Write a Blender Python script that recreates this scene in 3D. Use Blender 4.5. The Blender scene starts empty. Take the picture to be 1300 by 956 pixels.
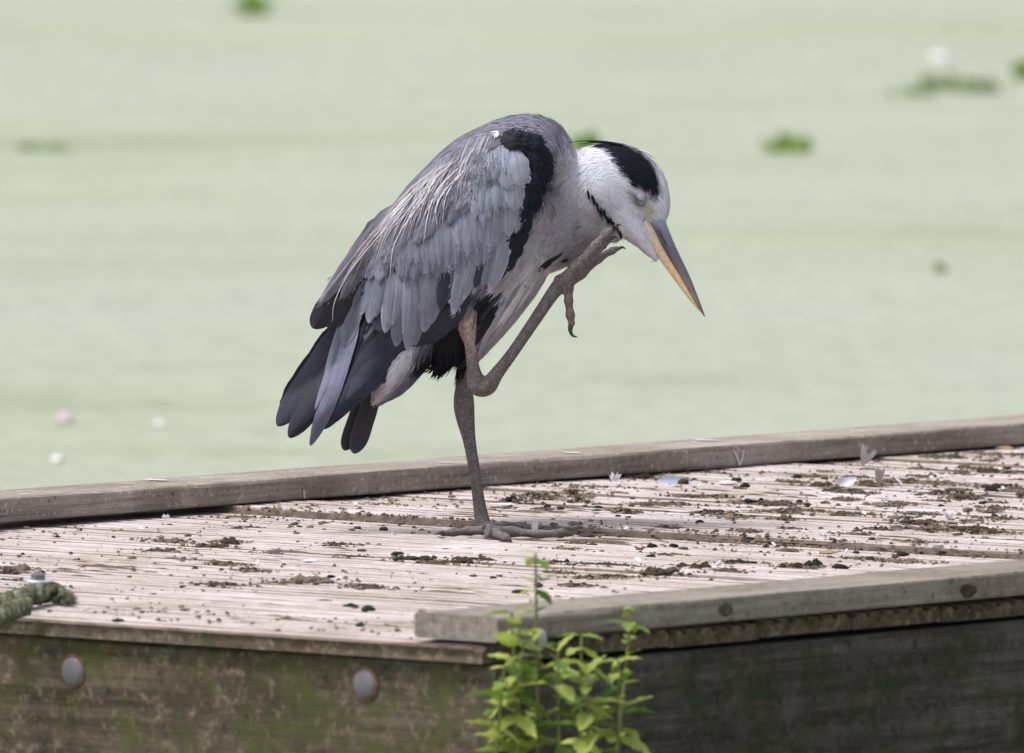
import bpy, bmesh, math, random
import numpy as np
from mathutils import Vector, Matrix, noise
R = math.radians
rng = random.Random(7)
nrng = np.random.default_rng(7)
scene = bpy.context.scene

# ------------------------------------------------------------------ camera, sky, sun, exposure
FPX, DIST, PITCH = 17325.0, 16.5, R(3.23)          # focal length in photo pixels, metres to the bird, tilt
CAMH = DIST * math.tan(PITCH + math.atan(198 / FPX))
cam_data = bpy.data.cameras.new('camera')
cam = bpy.data.objects.new('camera', cam_data)
scene.collection.objects.link(cam)
cam.location = (0, -DIST, CAMH)
cam.rotation_euler = (math.pi / 2 - PITCH, 0, 0)
cam_data.sensor_width = 36.0
cam_data.lens = FPX / 1300 * 36
cam_data.clip_start, cam_data.clip_end = 0.5, 2000
cam_data.dof.use_dof = True
cam_data.dof.focus_distance = DIST + 0.02
cam_data.dof.aperture_fstop = 12.5
scene.camera = cam

SUN_EL, SUN_AZ = R(64), R(-112)                    # soft light of a bright overcast day
world = bpy.data.worlds.new('World'); scene.world = world; world.use_nodes = True
wn = world.node_tree.nodes; wl = world.node_tree.links
bg = wn['Background']
sky = wn.new('ShaderNodeTexSky'); sky.sky_type = 'NISHITA'; sky.sun_disc = False
sky.sun_elevation = SUN_EL; sky.sun_rotation = SUN_AZ
sky.air_density = 1.0; sky.dust_density = 4.0; sky.ozone_density = 0.6
hs = wn.new('ShaderNodeHueSaturation'); hs.inputs['Saturation'].default_value = 0.30
wl.new(sky.outputs[0], hs.inputs['Color']); wl.new(hs.outputs[0], bg.inputs['Color'])
bg.inputs['Strength'].default_value = 0.105
sl = bpy.data.lights.new('sun', 'SUN'); sun = bpy.data.objects.new('sun', sl)
scene.collection.objects.link(sun)
sl.energy = 1.5; sl.angle = R(15); sl.color = (1.0, 0.975, 0.955)
sd = Vector((math.sin(SUN_AZ) * math.cos(SUN_EL), math.cos(SUN_AZ) * math.cos(SUN_EL), math.sin(SUN_EL)))
sun.rotation_euler = sd.to_track_quat('Z', 'Y').to_euler()
scene.view_settings.view_transform = 'Standard'
scene.view_settings.look = 'None'
scene.view_settings.exposure = 0.82
scene.view_settings.gamma = 1.0
scene.render.engine = 'CYCLES'

# ------------------------------------------------------------------ photo pixel -> place
CAM = Vector((0, -DIST, CAMH))
FW = Vector((0, math.cos(PITCH), -math.sin(PITCH)))
UP = Vector((0, math.sin(PITCH), math.cos(PITCH)))
def ray(u, v): return FW + Vector(((u - 650) / FPX, 0, 0)) + UP * ((478 - v) / FPX)
def P(u, v, y):                                    # pixel on the upright plane Y = y
    d = ray(u, v); return CAM + d * ((y - CAM.y) / d.y)
def G(u, v, z=0.0):                                # pixel on the level plane Z = z
    d = ray(u, v); return CAM + d * ((z - CAM.z) / d.z)
def to_px(co):                                     # (n,3) array -> photo pixels
    d = co - np.array(CAM)
    dep = d @ np.array(FW)
    return 650 + FPX * d[:, 0] / dep, 478 - FPX * (d @ np.array(UP)) / dep
PX = 1 / 1050.0                                    # metres per photo pixel at the bird

# ------------------------------------------------------------------ helpers
def lin(c): return tuple((x / 255 / 12.92) if x / 255 <= 0.04045 else ((x / 255 + 0.055) / 1.055) ** 2.4 for x in c)
def pig(c, k=0.90): return tuple(x * k for x in lin(c))      # photo colour -> base colour
def link(o, parent=None):
    scene.collection.objects.link(o)
    if parent is not None: o.parent = parent
    return o
def tag(o, label=None, cat=None, group=None, kind=None):
    if label: o['label'] = label
    if cat: o['category'] = cat
    if group: o['group'] = group
    if kind: o['kind'] = kind
    return o
def empty(name, loc=(0, 0, 0), rz=0):
    o = bpy.data.objects.new(name, None); o.empty_display_size = 0.05
    o.location = loc; o.rotation_euler = (0, 0, rz); return link(o)
def make_mesh(name, verts, faces, mat=None, cols=None, smooth=True, uv=None):
    me = bpy.data.meshes.new(name)
    me.from_pydata([tuple(v) for v in verts], [], faces); me.update()
    if mat: me.materials.append(mat)
    if smooth: me.polygons.foreach_set('use_smooth', [True] * len(me.polygons))
    if cols is not None: set_cols(me, cols)
    if uv is not None:
        lay = me.uv_layers.new(name='UVMap')
        vi = np.empty(len(me.loops), dtype=np.int32); me.loops.foreach_get('vertex_index', vi)
        lay.data.foreach_set('uv', np.asarray(uv, dtype=np.float32)[vi].ravel())
    return me
def set_cols(me, cols):
    a = me.color_attributes.new('col', 'FLOAT_COLOR', 'POINT')
    c = np.ones((len(me.vertices), 4), dtype=np.float32); c[:, :3] = np.asarray(cols, dtype=np.float32)[:, :3]
    a.data.foreach_set('color', c.ravel())
def obj(name, me, parent=None, loc=None):
    o = bpy.data.objects.new(name, me)
    if loc is not None: o.location = loc
    return link(o, parent)
def catmull(pts, n):
    pts = [np.array(p, float) for p in pts]
    pts = [2 * pts[0] - pts[1]] + pts + [2 * pts[-1] - pts[-2]]
    out = []
    for i in range(1, len(pts) - 2):
        p0, p1, p2, p3 = pts[i - 1:i + 3]
        for k in range(n):
            t = k / n
            out.append(0.5 * ((2 * p1) + (-p0 + p2) * t + (2 * p0 - 5 * p1 + 4 * p2 - p3) * t * t + (-p0 + 3 * p1 - 3 * p2 + p3) * t ** 3))
    out.append(pts[-2]); return out
def loft(path, n=20, sub=5, side=None):
    """path: (Vector, r, w) rings; r lies in the ring's own plane away from `side`, w along it. Returns verts, faces (closed)."""
    arr = catmull([(*p, r, w) for p, r, w in path], sub)
    V, F = [], []
    m = len(arr); up = None
    for i, a in enumerate(arr):
        p = Vector(a[:3]); r, w = max(a[3], 1e-4), max(a[4], 1e-4)
        q0 = Vector(arr[max(i - 1, 0)][:3]); q1 = Vector(arr[min(i + 1, m - 1)][:3])
        t = (q1 - q0).normalized()
        if side is not None: b = side - t * side.dot(t)
        else:
            if up is None: up = t.orthogonal()
            b = up - t * up.dot(t)
        b.normalize(); up = b
        nrm = b.cross(t).normalized()
        for k in range(n):
            an = 2 * math.pi * k / n
            V.append(p + nrm * (r * math.cos(an)) + b * (w * math.sin(an)))
    for i in range(m - 1):
        for k in range(n):
            k2 = (k + 1) % n
            F.append((i * n + k, i * n + k2, (i + 1) * n + k2, (i + 1) * n + k))
    V.append(Vector(arr[0][:3])); V.append(Vector(arr[-1][:3]))
    for k in range(n):
        k2 = (k + 1) % n
        F.append((len(V) - 2, k2, k)); F.append((len(V) - 1, (m - 1) * n + k, (m - 1) * n + k2))
    return V, F
def join(parts):
    V, F = [], []
    for v, f in parts:
        o = len(V); V += list(v); F += [tuple(i + o for i in q) for q in f]
    return V, F
def boxm(x0, x1, y0, y1, z0, z1):
    V = [(x, y, z) for x in (x0, x1) for y in (y0, y1) for z in (z0, z1)]
    return V, [(0, 1, 3, 2), (4, 6, 7, 5), (0, 4, 5, 1), (2, 3, 7, 6), (0, 2, 6, 4), (1, 5, 7, 3)]
def nz(x, y=0.0, z=0.0): return noise.noise(Vector((x, y, z)))

# ------------------------------------------------------------------ materials
class NT:
    def __init__(s, name, rough=0.8, spec=0.3):
        s.m = bpy.data.materials.new(name); s.m.use_nodes = True
        s.n = s.m.node_tree.nodes; s.l = s.m.node_tree.links; s.b = s.n['Principled BSDF']
        s.b.inputs['Roughness'].default_value = rough
        s.b.inputs['Specular IOR Level'].default_value = spec
    def new(s, t, **kw):
        n = s.n.new(t)
        for k, v in kw.items():
            if k in n.inputs: n.inputs[k].default_value = v
            else: setattr(n, k, v)
        return n
    def coord(s, scale=(1, 1, 1), out='Object'):
        tc = s.n.new('ShaderNodeTexCoord'); mp = s.n.new('ShaderNodeMapping')
        mp.inputs['Scale'].default_value = scale
        s.l.new(tc.outputs[out], mp.inputs['Vector']); return mp.outputs[0]
    def world(s, scale=(1, 1, 1)):
        g = s.n.new('ShaderNodeNewGeometry'); mp = s.n.new('ShaderNodeMapping')
        mp.inputs['Scale'].default_value = scale
        s.l.new(g.outputs['Position'], mp.inputs['Vector']); return mp.outputs[0]
    def noise(s, vec, scale, detail=5, rough=0.6):
        n = s.n.new('ShaderNodeTexNoise'); n.inputs['Scale'].default_value = scale
        n.inputs['Detail'].default_value = detail; n.inputs['Roughness'].default_value = rough
        s.l.new(vec, n.inputs['Vector']); return n.outputs['Fac']
    def ramp(s, fac, stops):
        r = s.n.new('ShaderNodeValToRGB'); e = r.color_ramp.elements
        while len(e) < len(stops): e.new(0.5)
        for el, (p, c) in zip(e, stops):
            el.position = p; el.color = (*c, 1) if len(c) == 3 else c
        s.l.new(fac, r.inputs['Fac']); return r.outputs[0]
    def mix(s, fac, a, b, blend='MIX'):
        m = s.n.new('ShaderNodeMix'); m.data_type = 'RGBA'; m.blend_type = blend
        for sock, val in ((m.inputs[0], fac), (m.inputs[6], a), (m.inputs[7], b)):
            if hasattr(val, 'is_output'): s.l.new(val, sock)
            elif isinstance(val, (int, float)): sock.default_value = val
            else: sock.default_value = (*val, 1)
        return m.outputs[2]
    def math(s, op, a, b=None):
        m = s.n.new('ShaderNodeMath'); m.operation = op
        for sock, val in ((m.inputs[0], a), (m.inputs[1], b)):
            if val is None: continue
            if hasattr(val, 'is_output'): s.l.new(val, sock)
            else: sock.default_value = val
        return m.outputs[0]
    def attr(s, name, out='Color'):
        a = s.n.new('ShaderNodeAttribute'); a.attribute_name = name; return a.outputs[out]
    def bump(s, h, dist=0.001, strength=0.6):
        b = s.n.new('ShaderNodeBump'); b.inputs['Distance'].default_value = dist
        b.inputs['Strength'].default_value = strength
        s.l.new(h, b.inputs['Height']); s.l.new(b.outputs[0], s.b.inputs['Normal'])
    def color(s, c):
        if hasattr(c, 'is_output'): s.l.new(c, s.b.inputs['Base Color'])
        else: s.b.inputs['Base Color'].default_value = (*c, 1)
        return s
M = {}
def BW(c): return (c, c, c)
# body plumage and leg skin, colour from the plumage map stored on the mesh
t = NT('plumage', 0.85, 0.15)
v = t.coord((1, 1, 1)); n1 = t.noise(v, 140, 4); n2 = t.noise(v, 500, 3)
c = t.mix(t.ramp(n1, [(0.3, BW(0.82)), (0.7, BW(1.12))]), (0, 0, 0), t.attr('col'))
vor = t.new('ShaderNodeTexVoronoi', Scale=250.0); vor.feature = 'DISTANCE_TO_EDGE'; t.l.new(v, vor.inputs['Vector'])
sk = t.attr('skin', 'Fac')
sc_col = t.ramp(vor.outputs['Distance'], [(0.0, BW(0.60)), (0.08, BW(0.88)), (0.35, BW(1.2))])
mul = t.mix(1.0, t.attr('col'), t.ramp(n1, [(0.3, BW(0.85)), (0.7, BW(1.12))]), 'MULTIPLY')
mul2 = t.mix(sk, mul, t.mix(1.0, mul, sc_col, 'MULTIPLY'))
t.color(mul2)
hgt = t.mix(sk, n2, vor.outputs['Distance']); t.bump(hgt, 0.0012, 0.7); M['plumage'] = t.m
# single feathers: barbs run obliquely from the shaft
t = NT('feather', 0.7, 0.25)
uvn = t.n.new('ShaderNodeUVMap'); sep = t.n.new('ShaderNodeSeparateXYZ'); t.l.new(uvn.outputs[0], sep.inputs[0])
ab = t.math('ABSOLUTE', sep.outputs[0])
ph = t.math('SUBTRACT', t.math('MULTIPLY', sep.outputs[1], 60.0), t.math('MULTIPLY', ab, 14.0))
comb = t.n.new('ShaderNodeCombineXYZ'); t.l.new(ph, comb.inputs[0]); t.l.new(sep.outputs[0], comb.inputs[1])
nb = t.noise(comb.outputs[0], 1.2, 3, 0.7)
shaft = t.ramp(ab, [(0.0, BW(1)), (0.035, BW(1)), (0.06, BW(0)), (1.0, BW(0))])
big = t.noise(t.coord(), 55, 3)
cc = t.mix(1.0, t.attr('col'), t.ramp(nb, [(0.3, BW(0.84)), (0.7, BW(1.13))]), 'MULTIPLY')
cc = t.mix(1.0, cc, t.ramp(big, [(0.3, BW(0.86)), (0.7, BW(1.12))]), 'MULTIPLY')
comb2 = t.n.new('ShaderNodeCombineXYZ'); info = t.n.new('ShaderNodeObjectInfo')
t.l.new(t.math('MULTIPLY', sep.outputs[0], 9.0), comb2.inputs[0]); t.l.new(t.math('MULTIPLY', sep.outputs[1], 2.2), comb2.inputs[1]); t.l.new(t.math('MULTIPLY', info.outputs['Random'], 50.0), comb2.inputs[2])
stk = t.noise(comb2.outputs[0], 1.0, 4, 0.65)
cc = t.mix(1.0, cc, t.ramp(stk, [(0.3, BW(0.74)), (0.7, BW(1.24))]), 'MULTIPLY')
cc = t.mix(t.math('MULTIPLY', shaft, 0.13), cc, (0.04, 0.035, 0.04))
t.color(cc); t.bump(t.math('ADD', nb, t.math('MULTIPLY', shaft, 1.5)), 0.0006, 0.6); M['feather'] = t.m
t = NT('strand', 0.75, 0.2); t.color(t.attr('col')); M['strand'] = t.m
t = NT('bill_horn', 0.38, 0.5)
v = t.coord((1, 1, 1)); nn = t.noise(v, 260, 6, 0.7)
t.color(t.mix(1.0, t.attr('col'), t.ramp(nn, [(0.34, BW(0.80)), (0.66, BW(1.18))]), 'MULTIPLY')); t.bump(nn, 0.0008, 0.6); M['bill'] = t.m
t = NT('eyelid_skin', 0.5, 0.4); t.color(pig((140, 150, 160))); M['eyelid'] = t.m
t = NT('eye_rim_skin', 0.6, 0.3); t.color((0.17, 0.165, 0.17)); M['rim'] = t.m
t = NT('claw_horn', 0.45, 0.4); t.color((0.06, 0.05, 0.05)); M['claw'] = t.m

def wood(name, light, mid, dark, moss=None, moss_amt=0.0, along=0, grain=1.0, rough=0.85, mottle=True, speck=0.0):
    t = NT(name, rough, 0.25)
    sc = [60, 60, 60]; sc[along] = 2.2
    v = t.coord(tuple(sc)); info = t.n.new('ShaderNodeObjectInfo')
    va = t.n.new('ShaderNodeVectorMath'); va.operation = 'ADD'
    t.l.new(v, va.inputs[0]); t.l.new(info.outputs['Random'], va.inputs[1])
    g1 = t.noise(va.outputs[0], 1.6 * grain, 8, 0.72)
    g2 = t.noise(va.outputs[0], 6.0 * grain, 5, 0.7)
    c = t.ramp(g1, [(0.28, dark), (0.43, mid), (0.6, light)])
    c = t.mix(1.0, c, t.ramp(g2, [(0.25, BW(0.72)), (0.6, BW(1.08))]), 'MULTIPLY')
    w = t.world((1, 1, 1))
    st = t.noise(w, 5.5, 7, 0.68)
    c = t.mix(t.ramp(st, [(0.40, BW(0)), (0.62, BW(0.85))]), c, tuple(x * y for x, y in zip(mid, (0.62, 0.58, 0.50))))
    bl = t.noise(w, 11.0, 6, 0.7)
    c = t.mix(t.ramp(bl, [(0.5, BW(0)), (0.68, BW(0.6))]), c, tuple(min(1, x * 1.15) for x in light))
    if speck:
        sp = t.noise(w, 150.0, 3, 0.6)
        c = t.mix(t.ramp(sp, [(0.60, BW(0)), (0.68, BW(speck))]), c, tuple(min(1, x * 1.35) for x in light))
        c = t.mix(t.ramp(sp, [(0.30, BW(speck)), (0.38, BW(0))]), c, tuple(x * 0.7 for x in dark))
    if moss:
        mt = t.noise(w, 70.0, 5, 0.75)
        c = t.mix(t.ramp(mt, [(0.52, BW(0)), (0.68, BW(0.8 if mottle else 0.12))]), c, tuple(min(1, x * 1.9) for x in light))
        c = t.mix(t.ramp(mt, [(0.30, BW(0.8)), (0.44, BW(0))]), c, tuple(x * 0.5 for x in dark))
        ms = t.noise(w, 16.0, 8, 0.75)
        c = t.mix(t.ramp(ms, [(0.62 - moss_amt * 0.3, BW(0)), (0.75 - moss_amt * 0.3, BW(0.85))]), c, moss)
    t.color(c); t.bump(t.math('ADD', g1, t.math('MULTIPLY', g2, 0.5)), 0.0028 if 'kerb' in name else 0.0018, 0.8); M[name] = t.m
wood('bleached_boards', (0.59, 0.53, 0.53), (0.48, 0.415, 0.41), (0.26, 0.215, 0.20), speck=0.45)
wood('kerb_wood', (0.34, 0.30, 0.28), (0.23, 0.20, 0.175), (0.09, 0.075, 0.058), (0.12, 0.13, 0.07), 0.12, mottle=False, speck=0.45)
wood('far_kerb_wood', (0.43, 0.385, 0.36), (0.275, 0.235, 0.21), (0.10, 0.08, 0.068), speck=0.75)
wood('mossy_wood', (0.12, 0.095, 0.07), (0.06, 0.048, 0.034), (0.024, 0.02, 0.014), (0.06, 0.072, 0.018), 0.5, 0, 0.6)
wood('dark_mossy_wood', (0.12, 0.11, 0.098), (0.05, 0.046, 0.039), (0.018, 0.017, 0.014), (0.026, 0.036, 0.011), 0.40, 0, 0.8, mottle=False, speck=0.35)
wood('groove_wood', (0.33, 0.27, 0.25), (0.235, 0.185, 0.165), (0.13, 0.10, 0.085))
wood('weathered_end', (0.17, 0.135, 0.105), (0.095, 0.075, 0.055), (0.035, 0.03, 0.022), (0.05, 0.06, 0.02), 0.35, 0, 0.5)
wood('dirty_board_edge', (0.24, 0.185, 0.14), (0.155, 0.115, 0.085), (0.075, 0.055, 0.04))
def soil(name, a, b, rough=0.95, sc=90):
    t = NT(name, rough, 0.15); v = t.coord(); n = t.noise(v, sc, 6, 0.7)
    info = t.n.new('ShaderNodeObjectInfo')
    c = t.ramp(n, [(0.35, a), (0.65, b)])
    c = t.mix(1.0, c, t.ramp(info.outputs['Random'], [(0.0, BW(0.6)), (1.0, BW(1.35))]), 'MULTIPLY')
    t.color(c); t.bump(n, 0.002, 0.8); M[name] = t.m
soil('dry_dirt', (0.10, 0.075, 0.058), (0.23, 0.18, 0.145))
soil('brown_dirt', (0.06, 0.043, 0.033), (0.14, 0.105, 0.082))
soil('dark_dropping', (0.016, 0.016, 0.014), (0.05, 0.046, 0.036))
soil('green_dropping', (0.035, 0.038, 0.024), (0.085, 0.085, 0.058))
soil('grey_stone', (0.22, 0.23, 0.25), (0.34, 0.35, 0.37), 0.7)
soil('buff_chip', (0.34, 0.24, 0.15), (0.48, 0.37, 0.26), 0.8)
soil('dark_knot', (0.02, 0.016, 0.013), (0.075, 0.055, 0.045))
soil('mud', (0.05, 0.04, 0.025), (0.11, 0.085, 0.055), 0.9, 20)
t = NT('white_feather', 0.8, 0.2); t.color((0.72, 0.70, 0.74)); M['white_feather'] = t.m
t = NT('pink_petal', 0.8, 0.2); t.color((0.50, 0.43, 0.42)); M['pink_petal'] = t.m
t = NT('blue_feather', 0.7, 0.3); t.color((0.30, 0.34, 0.44)); M['blue_feather'] = t.m
t = NT('grey_feather', 0.8, 0.2); t.color((0.40, 0.36, 0.36)); M['grey_feather'] = t.m
t = NT('chalky_splash', 0.9, 0.1); t.color((0.56, 0.53, 0.55)); M['splash'] = t.m
t = NT('galvanised_steel', 0.42, 0.5); t.b.inputs['Metallic'].default_value = 0.55
n = t.noise(t.coord(), 60, 4); t.color(t.ramp(n, [(0.3, (0.42, 0.45, 0.50)), (0.7, (0.62, 0.65, 0.70))])); M['steel'] = t.m
t = NT('grey_bolt_cap', 0.55, 0.4); n = t.noise(t.coord(), 40, 4)
t.color(t.ramp(n, [(0.3, (0.11, 0.105, 0.115)), (0.7, (0.16, 0.155, 0.17))])); M['cap'] = t.m
t = NT('rusty_steel', 0.8, 0.3); n = t.noise(t.coord(), 90, 5)
t.color(t.ramp(n, [(0.35, (0.06, 0.035, 0.025)), (0.65, (0.15, 0.085, 0.05))])); M['rusty'] = t.m
t = NT('pale_cap', 0.6, 0.35); n = t.noise(t.coord(), 60, 4)
t.color(t.ramp(n, [(0.3, (0.22, 0.22, 0.20)), (0.65, (0.55, 0.53, 0.53))])); M['pale_cap'] = t.m
t = NT('rope_fibre', 0.9, 0.15); n = t.noise(t.coord(), 70, 6, 0.75)
t.color(t.ramp(n, [(0.3, (0.025, 0.028, 0.015)), (0.52, (0.10, 0.105, 0.06)), (0.7, (0.33, 0.33, 0.29))])); t.bump(n, 0.002, 0.8); M['rope'] = t.m
def leafmat(name, a, b):
    t = NT(name, 0.5, 0.4); info = t.n.new('ShaderNodeObjectInfo')
    c = t.ramp(info.outputs['Random'], [(0.0, a), (1.0, b)])
    c = t.mix(1.0, c, t.ramp(t.noise(t.coord(), 60, 4), [(0.3, BW(0.8)), (0.7, BW(1.15))]), 'MULTIPLY')
    t.color(c)
    t.b.inputs['Subsurface Weight'].default_value = 0.0
    tr = t.n.new('ShaderNodeBsdfTranslucent'); t.l.new(c, tr.inputs['Color'])
    mx = t.n.new('ShaderNodeMixShader'); mx.inputs[0].default_value = 0.35
    t.l.new(t.b.outputs[0], mx.inputs[1]); t.l.new(tr.outputs[0], mx.inputs[2])
    t.l.new(mx.outputs[0], t.n['Material Output'].inputs['Surface']); M[name] = t.m
leafmat('nettle_leaf', (0.12, 0.22, 0.035), (0.52, 0.58, 0.14))
leafmat('weed_leaf', (0.20, 0.33, 0.07), (0.30, 0.42, 0.11))
leafmat('dull_weed_leaf', (0.29, 0.365, 0.19), (0.33, 0.40, 0.22))
t = NT('nettle_stem', 0.7, 0.3); n = t.noise(t.coord(), 90, 3)
t.color(t.ramp(n, [(0.35, (0.16, 0.13, 0.06)), (0.6, (0.22, 0.27, 0.08))])); M['stem'] = t.m
# pond under a closed duckweed mat
t = NT('duckweed_pond', 0.55, 0.35)
w = t.world((1, 1, 1)); w2 = t.world((0.55, 0.8, 1))
a1 = t.noise(w2, 1.3, 7, 0.66); a2 = t.noise(w, 0.13, 4, 0.5); a3 = t.noise(w, 14, 5, 0.75); a4 = t.noise(w2, 0.55, 5, 0.6)
c = t.ramp(a1, [(0.28, (0.245, 0.265, 0.165)), (0.44, (0.33, 0.368, 0.26)), (0.62, (0.36, 0.392, 0.297))])
c = t.mix(t.ramp(a2, [(0.38, BW(0)), (0.64, BW(0.6))]), c, (0.365, 0.385, 0.335))
c = t.mix(t.ramp(a4, [(0.54, BW(0)), (0.68, BW(0.6))]), c, (0.29, 0.315, 0.22))
c = t.mix(1.0, c, t.ramp(a3, [(0.34, BW(0.76)), (0.64, BW(1.12))]), 'MULTIPLY')
t.color(c); t.bump(a3, 0.004, 0.4); M['pond'] = t.m

# ------------------------------------------------------------------ pond (setting)
WATER_Z = -0.42
V, F = [], []
N = 24
for i in range(N + 1):
    for j in range(N + 1):
        V.append((-400 + 800 * i / N, -60 + 860 * j / N, WATER_Z))
for i in range(N):
    for j in range(N):
        F.append((i * (N + 1) + j, (i + 1) * (N + 1) + j, (i + 1) * (N + 1) + j + 1, i * (N + 1) + j + 1))
tag(obj('pond', make_mesh('pond', V, F, M['pond'])), kind='structure', label='pond closed over with pale green duckweed')

# ------------------------------------------------------------------ jetty: local a runs along the kerbs, c runs along the boards
C0 = G(619, 819)
DA = Vector((0.643, 0.766, 0)).normalized(); DC = Vector((-DA.y, DA.x, 0))
JROT = math.atan2(DA.y, DA.x)
def jloc(p): d = p - C0; return d.dot(DA), d.dot(DC), p.z
jetty = empty('wooden_jetty', C0, JROT)
tag(jetty, 'weathered wooden jetty of grooved boards with low kerb rails, littered with dirt', 'jetty')
BW_, GAP, LEN = 0.155, 0.006, 0
cf = jloc(G(300, 650))[1]                    # inner foot of the far kerb rail
KF0 = cf; KF1 = cf + 0.115
BOARD_L = KF1 + 0.02
THICK = 0.021
step_a = jloc(G(600, 667))[0]
def board_mesh(seed, z0):
    """one deck board, length along +x (0..BOARD_L), width along +y (0..BW_); six rounded ridges"""
    rr = random.Random(seed)
    prof = []
    nr = 6; pw = BW_ / nr
    for k in range(nr):
        y = k * pw
        for s, zz in ((0.02, -0.0050), (0.17, -0.0050), (0.21, -0.0012), (0.27, -0.0003), (0.5, 0.0), (0.73, -0.0003), (0.79, -0.0012), (0.83, -0.0050), (0.98, -0.0050)):
            prof.append((y + s * pw, zz, k))
    prof[0] = (0.0, -0.0050, 0); prof[-1] = (BW_, -0.0050, nr - 1); ridge = [rr.uniform(-.0006, .0004) for _ in range(nr)]
    ns = 90; V, F = [], []; np_ = len(prof)
    warp = rr.uniform(-1, 1); sd_ = rr.uniform(0, 100)
    for i in range(ns + 1):
        x = BOARD_L * i / ns
        bow = 0.0012 * math.sin(x * 1.7 + sd_) + 0.0008 * nz(x * 2, sd_)
        end = max(0.0, 1 - x / 0.03)
        for (y, zz, k) in prof:
            wear = max(0.0, nz(x * 9, y * 40, sd_)) * 0.0009 + max(0, nz(x * 30, y * 130, sd_ + 9)) * 0.0007
            z = zz + (ridge[k] if zz > -.003 else 0) + (bow + warp * 0.0012 * (y / BW_ - 0.5)) - (wear if zz > -0.003 else -wear * 0.5) - end * end * 0.002
            yy = y + 0.0012 * nz(x * 6, k * 3.1, sd_)
            V.append((x + 0.002 * nz(k * 5.1, sd_) * (1 if i == 0 else 0), yy, z0 + z))
    for i in range(ns):
        for j in range(np_ - 1):
            F.append((i * np_ + j, (i + 1) * np_ + j, (i + 1) * np_ + j + 1, i * np_ + j + 1))
    nb = len(V)
    for i in range(ns + 1):
        x = BOARD_L * i / ns
        V.append((x, 0.0, z0 - THICK)); V.append((x, BW_, z0 - THICK))
    for i in range(ns):
        a, b = nb + 2 * i, nb + 2 * i + 2
        F.append((a, b, (i + 1) * np_, i * np_)); F.append((a + 1, i * np_ + np_ - 1, (i + 1) * np_ + np_ - 1, b + 1)); F.append((a, a + 1, b + 1, b))
    F.append(tuple([nb + 1, nb] + list(range(np_))))
    e = ns * np_; F.append(tuple([nb + 2 * ns, nb + 2 * ns + 1] + [e + j for j in range(np_ - 1, -1, -1)]))
    return V, F
nboards = 24
def board_z(k): return (0.0065 if k * (BW_ + GAP) >= step_a - 0.05 else 0.0) + 0.0012 * math.sin(k * 2.3)
STEPK = int(math.ceil((step_a - 0.05) / (BW_ + GAP)))
brot = math.pi / 2
for k in range(nboards):
    V, F = board_mesh(k * 13 + 1, board_z(k))
    # board local x -> jetty c, board local y -> jetty -a : mirrored so that +y runs along +a
    V = [(x, -y, z) for x, y, z in V]; F = [tuple(reversed(f)) for f in F]
    me = make_mesh('deck_board', V, F, M['bleached_boards'], smooth=False)
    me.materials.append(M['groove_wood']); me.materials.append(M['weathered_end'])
    for pl in me.polygons:
        n_ = pl.normal
        if abs(n_.x) > 0.8: pl.material_index = 2
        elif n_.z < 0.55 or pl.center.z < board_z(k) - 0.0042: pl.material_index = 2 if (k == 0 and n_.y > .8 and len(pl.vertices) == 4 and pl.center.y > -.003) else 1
    b = obj('deck_board', me, jetty, (k * (BW_ + GAP), 0.008 + 0.003 * nz(k * 1.7), 0)); b.rotation_euler = (0, 0, brot)
def deck_z(a): return board_z(max(0, int(a // (BW_ + GAP))))
# dirt packed in the grooves (far too many crumbs to count)
V, F = [], []
for k in range(nboards):
    for j in range(7):
        a = k * (BW_ + GAP) + j * BW_ / 6
        if j == 6: a = k * (BW_ + GAP) + BW_ + GAP / 2
        hw = 0.0042 if j < 6 else 0.0045
        z0 = board_z(k) - 0.0058
        ns = 130; base = len(V)
        for i in range(ns + 1):
            c = 0.02 + (cf - 0.03) * i / ns
            h = 0.0050 * (0.28 + 1.5 * nz(c * 5.0, a * 4.0, 3.1) + 0.9 * nz(c * 28, a * 30, 7.7))
            h = max(-0.002, min(h, 0.0062))
            w_ = hw * (0.8 + 0.6 * nz(c * 20, a * 9, 1.0))
            V += [(a - w_, c, z0), (a, c, z0 + h), (a + w_, c, z0)]
        for i in range(ns):
            q = base + 3 * i
            F += [(q, q + 1, q + 4, q + 3), (q + 1, q + 2, q + 5, q + 4)]
gd = obj('groove_dirt', make_mesh('groove_dirt', V, F, M['brown_dirt']), jetty); gd['kind'] = 'stuff'
# dirty riser where the raised boards begin
V, F = [], []
ns = 420
aa = STEPK * (BW_ + GAP) - 0.001
for i in range(ns + 1):
    c = 0.15 + (cf - 0.17) * i / ns
    o_ = 0.005 + 0.012 * nz(c * 11, 2.0) + 0.007 * nz(c * 60, 5.0)
    gate = min(1.0, max(0.0, (0.95 if c > cf - .75 else 0.45) + 1.5 * nz(c * 3.3, 21.0)))
    zt = board_z(STEPK) - 0.0080 + 0.0060 * gate + 0.0040 * nz(c * 13, 8.0) + 0.0030 * nz(c * 75, 3.0)
    V += [(aa - 0.008 - max(0, o_), c, board_z(STEPK - 1) - 0.004), (aa - max(0.0, o_) * 0.6, c, zt), (aa + 0.012, c, zt - 0.003)]
for i in range(ns):
    q = 3 * i; F += [(q, q + 1, q + 4, q + 3), (q + 1, q + 2, q + 5, q + 4)]
rd = obj('packed_dirt_ridge', make_mesh('packed_dirt_ridge', V, F, M['dry_dirt']), jetty); rd['kind'] = 'stuff'

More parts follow.
